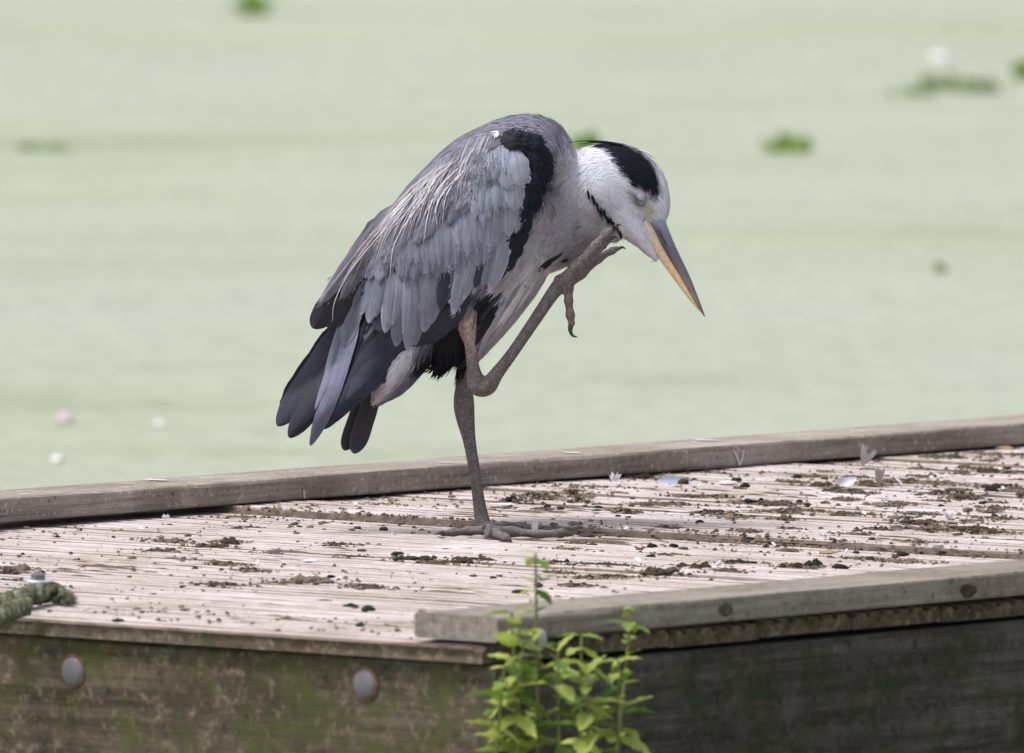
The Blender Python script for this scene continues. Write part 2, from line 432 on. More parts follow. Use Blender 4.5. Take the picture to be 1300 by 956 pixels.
def timber(name, a0, a1, c0, c1, z0, z1, mat, seed=0, bev=0.004, segs=60):
    """a long rounded timber along +a with slightly uneven faces, its mesh x along its length"""
    w, h = c1 - c0, z1 - z0
    prof = []
    for (cy, cz, a_) in ((w - bev, h - bev, 0), (bev, h - bev, 90), (bev, bev, 180), (w - bev, bev, 270)):
        for q in range(3):
            an = R(a_ + q * 45); prof.append((cy + bev * math.cos(an), cz + bev * math.sin(an)))
    # extra points along the long sides so faces can waver
    V, F = [], []; n = len(prof)
    for i in range(segs + 1):
        x = (a1 - a0) * i / segs
        for j, (y, z) in enumerate(prof):
            V.append((x, y + 0.0012 * nz(x * 3, j * 0.7, seed) + 0.0006 * nz(x * 25, j, seed), z + 0.001 * nz(x * 2.5, j * 0.5 + 9, seed) + 0.0006 * nz(x * 28, j + 5, seed)))
    for i in range(segs):
        for j in range(n):
            j2 = (j + 1) % n; F.append((i * n + j, (i + 1) * n + j, (i + 1) * n + j2, i * n + j2))
    F.append(tuple(range(n))); F.append(tuple(segs * n + j for j in range(n - 1, -1, -1)))
    o = obj(name, make_mesh(name, V, F, mat, smooth=False), jetty, (a0, c0, z0)); return o
AL = nboards * (BW_ + GAP)
near = timber('kerb_rail', 0.0, AL, -0.014, 0.104, 0.003, 0.031, M['kerb_wood'], 1.0)
near['label'] = 'flat grey kerb rail with sawn end along the near edge'
# dark knots in the near kerb rail's outer face
def knot(u, v, ru, rv, mat):
    g = G(u, v, 0.017); a, c, z = jloc(g)
    # outer face plane c = -0.014
    d = ray(u, v); nrm = DC
    tt = ((C0 + DC * -0.014) - CAM).dot(nrm) / d.dot(nrm)
    a, c, z = jloc(CAM + d * tt)
    V = [(0, -0.0009, 0)]; F = []
    n = 22
    for ring, (s, dep) in enumerate(((0.5, -0.0012), (0.85, -0.0010), (1.05, 0.0012))):
        for i in range(n):
            an = 2 * math.pi * i / n; q = s * (1 + 0.5 * nz(math.cos(an) * 2, math.sin(an) * 2, u))
            V.append((ru * q * math.cos(an), dep, rv * q * math.sin(an)))
    for i in range(n):
        i2 = (i + 1) % n; F.append((0, 1 + i, 1 + i2))
        for r_ in range(2): F.append((1 + r_ * n + i, 1 + (r_ + 1) * n + i, 1 + (r_ + 1) * n + i2, 1 + r_ * n + i2))
    obj('knot', make_mesh('knot', V, F, mat), near, (a, c + 0.014, z - 0.003))
knot(1229, 750, 0.017, 0.009, M['dark_knot']); knot(921, 773, 0.013, 0.008, M['mossy_wood'])
far = timber('kerb_rail', -0.5, AL, KF0, KF1, 0.009, 0.038, M['far_kerb_wood'], 2.0)
far['label'] = 'brown kerb rail along the far edge beside the pond'
# fascia boards under the deck edge
f1 = timber('fascia_board', 0.060, AL, 0.002, 0.042, -0.235, -THICK - 0.006, M['dark_mossy_wood'], 3.0, 0.005); f1.location.y = -0.004
f1['label'] = 'dark mossy fascia board under the board ends'
f1b = timber('joist', 0.05, AL, 0.052, 0.092, -0.2, -THICK - 0.004, M['dark_mossy_wood'], 8.0)
f2 = timber('fascia_board', 0.0, BOARD_L - 0.02, 0.0, 0.042, -0.235, -THICK - 0.002, M['mossy_wood'], 4.0, 0.005)
f2.rotation_euler = (0, 0, math.pi / 2); f2.location = (0.053, -0.002, -0.235)
f2['label'] = 'green mossy fascia board with dome bolts across the jetty end'
f3 = timber('fascia_board', 0.05, AL, KF1 - 0.03, KF1 + 0.012, -0.235, -THICK - 0.006, M['dark_mossy_wood'], 5.0, 0.005)
for i_, (a, c) in enumerate(((0.12, 0.14), (0.12, BOARD_L - 0.16), (AL - 0.3, 0.14), (AL - 0.3, BOARD_L - 0.16))):
    V, F = loft([(Vector((0, 0, -0.9)), 0.05, 0.05), (Vector((0, 0, -0.5)), 0.052, 0.05), (Vector((0, 0, -THICK - 0.012)), 0.05, 0.05)], 14, 4)
    obj('post', make_mesh('post', V, F, M['dark_mossy_wood']), jetty, (a, c, 0))
# dome bolt heads
def dome(name, r, h, mat, parent, loc, axis):
    V, F = [], []; n = 20; m = 6
    for i in range(m + 1):
        th = math.pi / 2 * i / m
        for k in range(n):
            an = 2 * math.pi * k / n
            V.append((r * math.cos(th) * math.cos(an), r * math.cos(th) * math.sin(an), h * math.sin(th)))
    for i in range(m):
        for k in range(n):
            k2 = (k + 1) % n; F.append((i * n + k, i * n + k2, (i + 1) * n + k2, (i + 1) * n + k))
    V2 = [(x * 1.0, y, z - 0.012) for x, y, z in V[:n]]
    o_ = len(V); V += V2
    for k in range(n): F.append((o_ + k, o_ + (k + 1) % n, (k + 1) % n, k))
    o = obj(name, make_mesh(name, V, F, mat), parent, loc)
    o.rotation_euler = axis; return o
def on_end(u, v, off=0.011):
    d = ray(u, v); tt = ((C0 + DA * off) - CAM).dot(DA) / d.dot(DA); return jloc(CAM + d * tt)
for (u, v) in ((93, 852), (464, 868)):
    p = on_end(u, v); bolt_ = dome('bolt_head', 0.0165, 0.006, M['cap'], jetty, p, (0, -math.pi / 2, 0))
    V, F = loft([(Vector((0, 0, -0.002)), 0.0195, 0.0195), (Vector((0, 0, 0.0)), 0.0198, 0.0198), (Vector((0, 0, 0.0018)), 0.0190, 0.0190)], 24, 1)
    obj('washer', make_mesh('washer', V, F, M['rusty'], smooth=False), bolt_)
d = ray(684, 812); tt = ((C0 + DC * -0.014) - CAM).dot(DC) / d.dot(DC); p = jloc(CAM + d * tt)
dome('bolt_head', 0.0125, 0.006, M['pale_cap'], jetty, (p[0], p[1], p[2]), (math.pi / 2, 0, 0))['label'] = 'pale round cap on the kerb rail face beside the nettles'
# white splashes on the far kerb's inner face
def splash(pts, w):
    V, F = [], []
    for (u, v) in pts:
        d = ray(u, v); tt = ((C0 + DC * (KF0 - 0.0022)) - CAM).dot(DC) / d.dot(DC); q = jloc(CAM + d * tt)
        ww = w * (0.8 + 0.6 * abs(nz(u * 0.3, v * 0.3)))
        V += [(q[0] - ww, q[1], q[2]), (q[0] + ww, q[1], q[2])]
    for i in range(len(pts) - 1): F.append((2 * i, 2 * i + 1, 2 * i + 3, 2 * i + 2))
    return V, F
V, F = join([splash([(931, 571), (935, 578), (938, 586), (939, 591)], 0.0022), splash([(944, 571), (943, 578), (941, 586), (940, 591)], 0.0020)])
obj('dropping_streak', make_mesh('dropping_streak', V, F, M['splash']), far, (0.5, -KF0, -0.009))
V, F = splash([(386, 622), (386, 627), (387, 633)], 0.0014)
obj('dropping_streak', make_mesh('dropping_streak', V, F, M['splash']), far, (0.5, -KF0, -0.009))
# chalky splashes on top of the far kerb
for i_, u_ in enumerate((88, 122, 330, 655, 815, 985, 1010, 1180)):
    d = ray(u_, 640 - u_ * 0.0765); tt = (0.0405 - CAM.z) / d.z; q = jloc(CAM + d * tt); cc_ = KF0 + 0.02 + 0.07 * random.Random(i_).random()
    rr0 = 0.004 + 0.007 * random.Random(i_ + 50).random(); V = [(0, 0, .0008)]
    for k in range(18):
        an = 2 * math.pi * k / 18; w_ = rr0 * (1 + .9 * nz(math.cos(an) * 1.5 + i_ * 3, math.sin(an) * 1.5, 2.0)); V.append((w_ * math.cos(an), w_ * 1.5 * math.sin(an), .0002))
    obj('dropping_streak', make_mesh('dropping_streak', V, [(0, 1 + k, 1 + (k + 1) % 18) for k in range(18)], M['splash']), far, (q[0] + 0.5, cc_ - KF0, 0.0300))
# muddy margin below the near corner, where the nettles root
V, F = [], []
n = 26
for i in range(n + 1):
    for j in range(n + 1):
        a = -0.6 + 2.6 * i / n; c = -0.75 + 1.3 * j / n
        e = min(i, n - i, j, n - j) / n * 4
        V.append((a, c, WATER_Z - 0.06 + 0.1 * min(1, e) + 0.02 * nz(a * 6, c * 6)))
for i in range(n):
    for j in range(n): F.append((i * (n + 1) + j, (i + 1) * (n + 1) + j, (i + 1) * (n + 1) + j + 1, i * (n + 1) + j + 1))
mb = obj('mud_bank', make_mesh('mud_bank', V, F, M['mud']), None, C0); mb.rotation_euler = (0, 0, JROT)
tag(mb, kind='structure')

def deck_point(u, v):
    p = G(u, v, 0.0); a, c, _ = jloc(p); z = deck_z(a) if 0 <= c <= BOARD_L else 0
    p = G(u, v, z); return p
# ------------------------------------------------------------------ the heron
COOL = (0.93, 0.975, 1.05)
heron = empty('grey_heron', G(622, 677))
tag(heron, 'grey heron balancing on one leg and scratching its chin with its raised foot', 'bird')
HINV = Vector(heron.location)
def hv(vs): return [Vector(v_) - HINV for v_ in vs]
YAX = Vector((0, 1, 0))
# torso rings: pixel centre, half height in pixels, half breadth in metres
TORSO = [(720, 228, 14, .016), (704, 213, 42, .052), (676, 208, 66, .062), (642, 238, 88, .071), (602, 290, 99, .077),
         (562, 338, 95, .076), (524, 384, 74, .064), (494, 424, 46, .046), (474, 458, 24, .028), (462, 487, 12, .014)]
NECK = [(610, 320, 40, .045), (650, 305, 52, .05), (690, 292, 54, .044), (722, 274, 56, .034), (741, 255, 61, .036),
        (757, 240, 56, .034), (775, 231, 50, .029), (795, 232, 46, .026), (815, 242, 36, .0225), (829, 260, 24, .017), (836, 276, 14, .010), (840, 286, 5, .004)]
CHIN = [(786, 268, 30, .022), (800, 286, 20, .017), (815, 304, 12, .012), (826, 319, 7, .007), (835, 331, 2.5, .003)]
THROAT = [(740, 280, 40, .036), (765, 285, 32, .028), (783, 292, 22, .022), (792, 300, 10, .01)]
BREAST = [(680, 320, 30, .045), (655, 350, 34, .047), (632, 388, 30, .04), (618, 420, 20, .028), (610, 445, 8, .01)]
BELLY = [(600, 370, 50, .052), (576, 412, 46, .046), (561, 440, 38, .036), (557, 462, 18, .016)]
VENT = [(545, 410, 44, .045), (518, 448, 32, .045), (496, 482, 24, .036), (478, 508, 9, .014)]
def rings(lst, y=0.0): return [(P(u, v_, y), r * PX, w) for u, v_, r, w in lst]
YN, YF = -0.046, 0.022          # raised (near) leg, standing (far) leg
LEG_RAISED = [(588, 372, 24, -.040), (594, 396, 14, -.044), (597, 430, 9.2, -.046), (600, 462, 8.4, -.047), (603, 480, 11.5, -.048), (607, 491, 12.5, -.048),
              (619, 490, 12.2, -.049), (631, 474, 9.2, -.050), (650, 449, 7.8, -.050), (676, 411, 8.0, -.049), (703, 371, 9.2, -.048), (716, 357, 12.5, -.047)]
LEG_STAND = [(592, 400, 22, .018), (592, 440, 12, .02), (591, 476, 10.5, .022), (589, 496, 12.5, .022), (589, 514, 14, .022), (591, 532, 12.5, .022), (596, 560, 8.8, .022),
             (602, 595, 7.8, .021), (607, 630, 8.2, .019), (611, 655, 9.8, .014), (614, 670, 12, .008)]
def pt(u, v_, y): return P(u, v_, y)
FOOTZ = heron.location.z
def ground_toe(pts):            # toe points as pixel + height above the board
    return [G(u, v_ , z) for u, v_, z in pts]
zb = deck_z(jloc(G(622, 678))[0])
TOES_STAND = [
    ([G(616, 673, zb + .010), G(596, 674, zb + .008), G(575, 676, zb + .0065), G(560, 677, zb + .006)], [.0075, .006, .0055, .004]),
    ([G(618, 674, zb + .010), G(650, 675, zb + .0085), G(685, 678, zb + .0065), G(712, 677, zb + .0075), G(722, 679, zb + .004)], [.009, .007, .0058, .0062, .003]),
    ([G(618, 670, zb + .010), G(640, 668, zb + .0085), G(660, 668, zb + .007), G(682, 670, zb + .006)], [.008, .0065, .0055, .004]),
    ([G(617, 676, zb + .010), G(630, 678, zb + .008), G(641, 682, zb + .0065), G(647, 684, zb + .005)], [.009, .0075, .006, .0042])]
TOES_RAISED = [
    ([(712, 360, -.047), (732, 339, -.052), (756, 313, -.055), (770, 297, -.055), (781, 289, -.05)], [12, 8.8, 7.6, 7.2, 4.5]),
    ([(714, 362, -.046), (732, 346, -.044), (750, 327, -.050), (766, 311, -.050), (775, 304, -.047)], [10, 7.5, 6.2, 5.5, 4]),
    ([(716, 362, -.042), (738, 347, -.038), (760, 328, -.037), (778, 318, -.036), (785, 315, -.034)], [11, 7.4, 6.4, 5.4, 4]),
    ([(713, 356, -.046), (721, 366, -.047), (722, 382, -.049), (724, 400, -.050), (726, 413, -.050)], [11, 8.2, 6.2, 6.4, 5])]
parts = [loft(rings(TORSO), 40, 6, YAX), loft(rings(NECK), 32, 6, YAX), loft(rings(CHIN), 20, 5, YAX), loft(rings(THROAT), 20, 5, YAX),
         loft(rings(BREAST), 24, 5, YAX), loft(rings(BELLY), 24, 5, YAX), loft(rings(VENT), 24, 5, YAX)]
legs_px = []
def knuckle(vf, k_):
    return vf
for L in (LEG_RAISED, LEG_STAND):
    parts.append(loft([(P(u, v_, y), r * PX, r * PX * 0.92) for u, v_, r, y in L], 16, 5)); 
    legs_px.append(([P(u, v_, y) for u, v_, r, y in L], [r * PX for u, v_, r, y in L]))
def joints(pts, rs):
    arr = catmull([(*p_, r) for p_, r in zip(pts, rs)], 3)
    return [Vector(a_[:3]) for a_ in arr], [a_[3] * (1.10 if k % 3 == 0 else .88) for k, a_ in enumerate(arr)]
TOES_STAND = [joints(*q_) for q_ in TOES_STAND]
for pts, rs in TOES_STAND:
    parts.append(loft([(p_, r, r * 0.9) for p_, r in zip(pts, rs)], 12, 5)); legs_px.append((pts, rs))
for pts, rs in TOES_RAISED:
    pp, rs = joints([P(*q) for q in pts], rs); parts.append(loft([(p_, r * PX, r * PX * 0.95) for p_, r in zip(pp, rs)], 12, 5)); legs_px.append((pp, [r * PX for r in rs]))
V, F = join(parts)
src = bpy.data.objects.new('body_source', make_mesh('body_source', V, F)); link(src)
md = src.modifiers.new('r', 'REMESH'); md.mode = 'VOXEL'; md.voxel_size = 0.0019; md.adaptivity = 0
sm = src.modifiers.new('s', 'SMOOTH'); sm.factor = 0.5; sm.iterations = 4
bpy.context.view_layer.update()
dg = bpy.context.evaluated_depsgraph_get()
body_me = bpy.data.meshes.new_from_object(src.evaluated_get(dg))
bpy.data.objects.remove(src, do_unlink=True)
nv = len(body_me.vertices)
co = np.empty(nv * 3, dtype=np.float64); body_me.vertices.foreach_get('co', co); co = co.reshape(-1, 3)
# ---- vectorised value noise for plumage edges
_perm = nrng.random((64, 64, 64))
def vnoise(p):
    i = np.floor(p).astype(int); f = p - i; f = f * f * (3 - 2 * f); o = 0
    for dx in (0, 1):
        for dy in (0, 1):
            for dz in (0, 1):
                wgt = (f[:, 0] if dx else 1 - f[:, 0]) * (f[:, 1] if dy else 1 - f[:, 1]) * (f[:, 2] if dz else 1 - f[:, 2])
                o = o + wgt * _perm[(i[:, 0] + dx) % 64, (i[:, 1] + dy) % 64, (i[:, 2] + dz) % 64]
    return o - 0.5
def poly_sd(u, v_, poly):
    p = np.array(poly, float); q = np.roll(p, -1, 0); d = np.full(u.shape, 1e9); ins = np.zeros(u.shape, bool)
    for (ax, ay), (bx, by) in zip(p, q):
        ex, ey = bx - ax, by - ay
        t_ = np.clip(((u - ax) * ex + (v_ - ay) * ey) / (ex * ex + ey * ey + 1e-9), 0, 1)
        d = np.minimum(d, np.hypot(u - ax - t_ * ex, v_ - ay - t_ * ey))
        c_ = ((ay > v_) != (by > v_)) & (u < (bx - ax) * (v_ - ay) / (by - ay + 1e-12) + ax); ins ^= c_
    return np.where(ins, d, -d)
def sstep(x, w): t_ = np.clip(x / w * 0.5 + 0.5, 0, 1); return t_ * t_ * (3 - 2 * t_)
def seg_dist(p, pts, rs):
    best = np.full(len(p), 1e9)
    for a, b, ra, rb in zip(pts[:-1], pts[1:], rs[:-1], rs[1:]):
        a = np.array(a); e = np.array(b) - a
        t_ = np.clip((p - a) @ e / (e @ e), 0, 1); dd = np.linalg.norm(p - a - t_[:, None] * e, axis=1) - (ra + (rb - ra) * t_)
        best = np.minimum(best, dd)
    return best
MANTLE = (134, 129, 141); CHEST = (190, 181, 184); WHITE = (244, 240, 246); BLACK = (26, 29, 40)
STRIPE = [(750, 181), (771, 178), (795, 182), (813, 192), (829, 208), (838, 229), (840, 249), (834, 260), (824, 250), (806, 237), (794, 220), (782, 200), (765, 188)]
SHOULDER = [(634, 170), (656, 168), (676, 175), (691, 185), (699, 200), (699, 217), (691, 241), (682, 263), (669, 294), (657, 318), (640, 342), (634, 330), (645, 291), (653, 263), (665, 250), (668, 225), (671, 203), (662, 192), (645, 189), (632, 181)]
REGIONS = [  # polygon, colour, edge softness px, noise px
    ([(724, 205), (735, 160), (900, 150), (900, 420), (690, 400), (620, 470), (596, 480), (600, 400), (640, 345), (672, 296), (690, 250), (712, 230)], CHEST, 14, 8),
    ([(700, 262), (735, 255), (770, 290), (780, 320), (735, 345), (700, 335), (690, 300)], (160, 149, 154), 26, 12),
    ([(712, 210), (740, 180), (775, 170), (775, 215), (750, 235), (728, 240)], (222, 214, 222), 22, 10),
    ([(690, 325), (720, 336), (690, 352), (655, 400), (630, 445), (612, 440), (640, 380), (665, 345)], (214, 205, 204), 14, 8),
    ([(742, 190), (770, 165), (850, 180), (870, 280), (838, 345), (812, 318), (794, 302), (786, 285), (772, 262), (752, 236)], WHITE, 14, 6),
    ([(818, 258), (827, 258), (836, 272), (833, 281), (824, 278), (820, 268)], (204, 198, 168), 6, 3),
    ([(800, 244), (812, 249), (822, 262), (818, 268), (806, 258)], (150, 150, 154), 5, 2),
    (STRIPE, BLACK, 4, 4), (SHOULDER, (30, 33, 45), 6, 5),
    ([(524, 452), (560, 405), (604, 395), (612, 440), (596, 490), (560, 490), (535, 470)], (24, 23, 28), 8, 8),
    ([(604, 372), (630, 366), (634, 384), (612, 410), (602, 412)], (40, 42, 50), 6, 8),
    ([(455, 490), (479, 460), (525, 425), (532, 445), (512, 480), (475, 525), (455, 515)], (214, 204, 207), 6, 4),
]
def plumage(p):
    u, v_ = to_px(p)
    q = p * 120; nu = vnoise(q) + 0.5 * vnoise(q * 2.3 + 5); nvv = vnoise(q + 17) + 0.5 * vnoise(q * 2.3 + 31)
    c_ = np.tile(np.array(pig(MANTLE)), (len(p), 1))
    for poly, colr, soft, nz_ in REGIONS:
        m_ = sstep(poly_sd(u + nu * nz_ * 1.6, v_ + nvv * nz_ * 1.6, poly), soft)[:, None]
        c_ = c_ * (1 - m_) + np.array(pig(colr)) * m_
    return c_
cols = plumage(co)
skin = np.zeros(nv)
pu, pv = to_px(co)
for i, (pts, rs) in enumerate(legs_px):
    dd = seg_dist(co, pts, rs); m_ = (dd < 0.0022).astype(float)
    if i == 0: m_ *= np.maximum(sstep(pv - 396, 14), sstep(pu - 616, 4))
    if i == 1: m_ *= sstep(pv - 466, 8)
    
    skin = np.maximum(skin, m_)
legc = np.array(pig((130, 122, 121), 0.78)); tib = np.array(pig((214, 184, 178), 0.7))
mix_t = np.clip((470 - pv) / 60, 0, 1)[:, None] * (seg_dist(co, *legs_px[0]) < 0.004)[:, None] * (pu < 608)[:, None]
lc = legc * (1 - mix_t) + tib * mix_t
lc = lc * (0.85 + 0.5 * (vnoise(co * 300)[:, None] + 0.5 * 0.6))
cols = cols * (1 - skin[:, None]) + lc * skin[:, None]
cols = cols * np.where(skin[:, None] > .5, 1.0, np.array([COOL]))
set_cols(body_me, cols)
sa = body_me.attributes.new('skin', 'FLOAT', 'POINT'); sa.data.foreach_set('value', skin.astype(np.float32))
body_me.materials.clear(); body_me.materials.append(M['plumage'])
body_me.polygons.foreach_set('use_smooth', [True] * len(body_me.polygons))
nor = np.empty(nv * 3); body_me.vertices.foreach_get('normal', nor); nor = nor.reshape(-1, 3).copy()
body_me.transform(Matrix.Translation(-HINV))
body_me.name = 'body'
body = obj('body', body_me, heron)

from mathutils.bvhtree import BVHTree
bvh = BVHTree.FromPolygons([tuple(c__) for c__ in co], [tuple(p__.vertices) for p__ in body_me.polygons])
def body_y(u, v_, default=-0.03):
    hit = bvh.ray_cast(CAM, ray(u, v_).normalized()); return hit[0].y if hit[0] is not None else default
# ---- soft contour feathering laid over the body (uncountable)
GUIDE = np.array([(835, 230, -.3, -.95), (800, 186, -.95, -.2), (770, 185, -.95, .1), (790, 265, -.75, -.5), (822, 312, -.45, -.85), (745, 205, -.75, .6), (735, 250, -.35, .93), (765, 285, -.8, .3),
                  (730, 310, -.85, .45), (690, 320, -.8, .6), (660, 350, -.6, .8), (630, 400, -.45, .9), (612, 440, -.3, .95), (575, 440, -.1, 1), (540, 450, -.3, .9),
                  (495, 480, -.65, .75), (715, 200, -.35, -.9), (690, 165, -.95, -.3), (650, 155, -1, .1), (600, 180, -.85, .5), (560, 220, -.7, .7), (500, 280, -.62, .78), (600, 300, -.5, .85), (700, 250, -.5, .85)])
tri = []
for poly in body_me.polygons:
    vs = poly.vertices
    for k in range(1, len(vs) - 1): tri.append((vs[0], vs[k], vs[k + 1]))
tri = np.array(tri)
A_, B_, C_ = co[tri[:, 0]], co[tri[:, 1]], co[tri[:, 2]]
area = np.linalg.norm(np.cross(B_ - A_, C_ - A_), axis=1) / 2
cu, cv = to_px((A_ + B_ + C_) / 3)
feath = 1 - skin[tri].max(1)
headm = sstep(poly_sd(cu, cv, [(735, 170), (870, 170), (870, 350), (740, 330), (715, 240)]), 10)
wgt = area * feath * (1.0 + 2.2 * headm)
NS = 34000
pick = nrng.choice(len(tri), NS, p=wgt / wgt.sum())
r1, r2 = np.sqrt(nrng.random(NS)), nrng.random(NS)
root = A_[pick] * (1 - r1)[:, None] + B_[pick] * (r1 * (1 - r2))[:, None] + C_[pick] * (r1 * r2)[:, None]
nrm = nor[tri[pick]].mean(1); nrm /= np.linalg.norm(nrm, axis=1)[:, None] + 1e-9
ru, rv = to_px(root)
w8 = 1 / (((ru[:, None] - GUIDE[:, 0]) ** 2 + (rv[:, None] - GUIDE[:, 1]) ** 2) + 60) ** 1.5
fl = (w8[:, :, None] * GUIDE[None, :, 2:]).sum(1)
dirv = np.stack([fl[:, 0], np.zeros(NS), -fl[:, 1]], 1); dirv /= np.linalg.norm(dirv, axis=1)[:, None] + 1e-9
dirv += nrng.normal(0, .12, (NS, 3))
dirv -= nrm * (dirv * nrm).sum(1)[:, None]; dirv /= np.linalg.norm(dirv, axis=1)[:, None] + 1e-9
hm = sstep(poly_sd(ru, rv, [(740, 170), (870, 170), (870, 350), (790, 330), (735, 240)]), 20)
belly = sstep(poly_sd(ru, rv, [(524, 440), (560, 405), (604, 395), (640, 360), (690, 330), (700, 345), (640, 430), (600, 480), (540, 480)]), 14)
length = (0.013 * (1 - hm) + 0.0085 * hm + 0.013 * belly) * (0.6 + 0.8 * nrng.random(NS))
width = (0.0011 * (1 - hm) + 0.0006 * hm) * (0.7 + 0.6 * nrng.random(NS))
lift = 0.10 + 0.10 * nrng.random(NS)
scol = plumage(root) * np.array([COOL]) * (0.86 + 0.28 * nrng.random(NS))[:, None]
sidev = np.cross(nrm, dirv)
VV = []; nseg = 4
for k in range(nseg):
    t_ = k / (nseg - 1)
    c_ = root + dirv * (length * t_)[:, None] + nrm * (length * lift * (t_ - 0.75 * t_ * t_) - 0.0004 * (k == 0))[:, None]
    if k == nseg - 1: VV.append(c_)
    else:
        wk = width * (1, 1.05, .75)[k]
        VV.append(c_ + sidev * wk[:, None]); VV.append(c_ - sidev * wk[:, None])
VV = np.stack(VV, 1)                                # NS x 7 x 3
base_i = (np.arange(NS) * 7)[:, None]
FQ = np.concatenate([base_i + np.array([[0, 1, 3, 2]]), base_i + np.array([[2, 3, 5, 4]])], 0)
FT = base_i + np.array([[4, 5, 6]])
me = bpy.data.meshes.new('contour_feathers')
me.from_pydata((VV.reshape(-1, 3) - np.array(HINV)).tolist(), [], FQ.tolist() + FT.tolist()); me.update()
set_cols(me, np.repeat(scol, 7, 0)); me.materials.append(M['strand'])
me.polygons.foreach_set('use_smooth', [True] * len(me.polygons))
o = obj('contour_feathers', me, heron); o['kind'] = 'stuff'

# ---- wings: every feather its own sheet on the wing's curved outside
SP = [(u, v_, r, w) for u, v_, r, w in TORSO[1:]] + [(440, 505, 22, .022), (370, 548, 20, .012), (330, 590, 18, .008)]
def wing_half(u, v_):
    best = None
    for (u0, v0, r0, w0), (u1, v1, r1_, w1) in zip(SP[:-1], SP[1:]):
        ex, ey = u1 - u0, v1 - v0
        t_ = max(0, min(1, ((u - u0) * ex + (v_ - v0) * ey) / (ex * ex + ey * ey)))
        q_ = math.hypot(u - u0 - t_ * ex, v_ - v0 - t_ * ey)
        if best is None or q_ < best[0]: best = (q_, r0 + (r1_ - r0) * t_, w0 + (w1 - w0) * t_)
    q_, r, w = best
    w = max(w, 0.030 * max(0, 1 - q_ / 200) + 0.004)
    x = q_ / (max(r, 40) * 1.06)
    return w * math.sqrt(max(0.10, 1 - x * x)) 
NSX = {}
def feather(name, u0, v0, u1, v1, w, layer, col, parent, bend=0.0, tip=0.5, edge=0.18, dark_half=None, side=-1, nt=16, nsx=9, tipcol=None, ybase=None, seed=None, curl=0.0):
    """one feather from root pixel to tip pixel, w pixels broad; side -1 the near wing, +1 the far wing, 0 the middle line"""
    seed = seed if seed is not None else u0 * 0.37 + v1 * 0.11
    ex, ey = u1 - u0, v1 - v0; L_ = math.hypot(ex, ey); px_, py_ = -ey / L_, ex / L_
    V, C_, UV, F = [], [], [], []
    base = np.array(pig(col)) * np.array(COOL); tc = np.array(pig(tipcol)) * np.array(COOL) if tipcol else base
    jit = rng.uniform(0.86, 1.14)
    for i in range(nt + 1):
        t_ = 1 - (1 - i / nt) ** 1.7
        cu_ = u0 + ex * t_ + px_ * bend * math.sin(math.pi * t_) ; cv_ = v0 + ey * t_ + py_ * bend * math.sin(math.pi * t_)
        pr = min(1.0, 0.35 + t_ * 2.2)
        t0 = 1 - tip
        if t_ > t0: pr *= max(0.0, 1 - ((t_ - t0) / tip) ** 2.2) ** 0.6
        for j in range(nsx):
            s = -1 + 2 * j / (nsx - 1)
            rag = 1 + 0.05 * nz(t_ * 9, s * 2, seed) + (0.06 * nz(t_ * 30, s, seed) if abs(s) > .9 else 0)
            hw = w * 0.5 * pr * rag
            uu = cu_ + px_ * s * hw; vv = cv_ + py_ * s * hw + (abs(s) ** 2 * 0.0)
            if ybase is None:
                y = side * (wing_half(uu, vv) + 0.006 + layer * 0.0021 + 0.0032 * (t_ - 0.4) + 0.0022 * (1 - s * s) * min(1, 3 * t_) + 0.0006 * nz(t_ * 4, s * 2, seed) + curl * t_ * t_)
            else:
                y = (min(body_y(uu, vv, 0.02), 0.02) - 0.0006 if ybase == 'skin' else ybase) + (side if side else -1) * (layer * 0.0021 + 0.0025 * (1 - s * s))
            V.append(P(uu, vv, y) - HINV)
            c_ = base * (1 - t_) + tc * t_
            if dark_half is not None and s * dark_half > 0.15: c_ = np.array(pig((56, 57, 70)))
            e = max(0.0, (max(abs(s), (t_ - .55) / .45 if t_ > .55 else 0) - 0.78) / 0.22)
            c_ = c_ * jit * (1 + edge * e)
            C_.append(c_); UV.append((s, t_ * L_ / 90))
    for i in range(nt):
        for j in range(nsx - 1):
            q_ = i * nsx + j; F.append((q_, q_ + 1, q_ + nsx + 1, q_ + nsx))
    me = make_mesh(name, V, F, M['feather'], C_, True, UV); NSX[me.name] = nsx
    return obj(name, me, parent)
GREY = (150, 150, 163); LG = (166, 167, 180); MG = (136, 135, 147); DK = (52, 52, 64); BK = (40, 40, 50)
wing = feather('wing', 684, 182, 440, 470, 112, -2.2, (96, 96, 108), heron, bend=12, tip=0.5, nt=30, nsx=25)
wing['label'] = 'near folded wing with grey coverts and dark flight feathers'
SOFT = []
def shift(c__, g): return tuple(x + g for x in c__)
def wf(*a, **k):
    k['col'] = tuple(x * .95 for x in k['col'])
    o_ = feather('feather', *a, parent=wing, **k)
    if k['layer'] >= 3.75 and k['layer'] < 7.5: SOFT.append(o_)
    return o_
# primaries and dark secondaries
for a in [(452, 392, 352, 541, 36, 0.0, DK), (462, 400, 367, 556, 34, 0.6, (48, 47, 56)), (470, 410, 372, 549, 30, -0.4, BK), (480, 420, 408, 545, 30, 0.2, BK), (500, 410, 412, 540, 32, 0.9, DK),
          (520, 405, 424, 528, 32, 1.2, (56, 58, 72)), (540, 400, 440, 508, 34, 1.4, (60, 62, 77)), (560, 396, 458, 492, 34, 1.0, (54, 56, 70)), (578, 390, 478, 472, 32, 0.8, DK), (590, 382, 500, 455, 30, 0.6, (60, 62, 74)), (596, 376, 528, 440, 26, 0.9, (66, 67, 80))]:
    wf(*a[:5], layer=a[5], col=a[6], edge=0.25, tip=0.36, bend=-3)
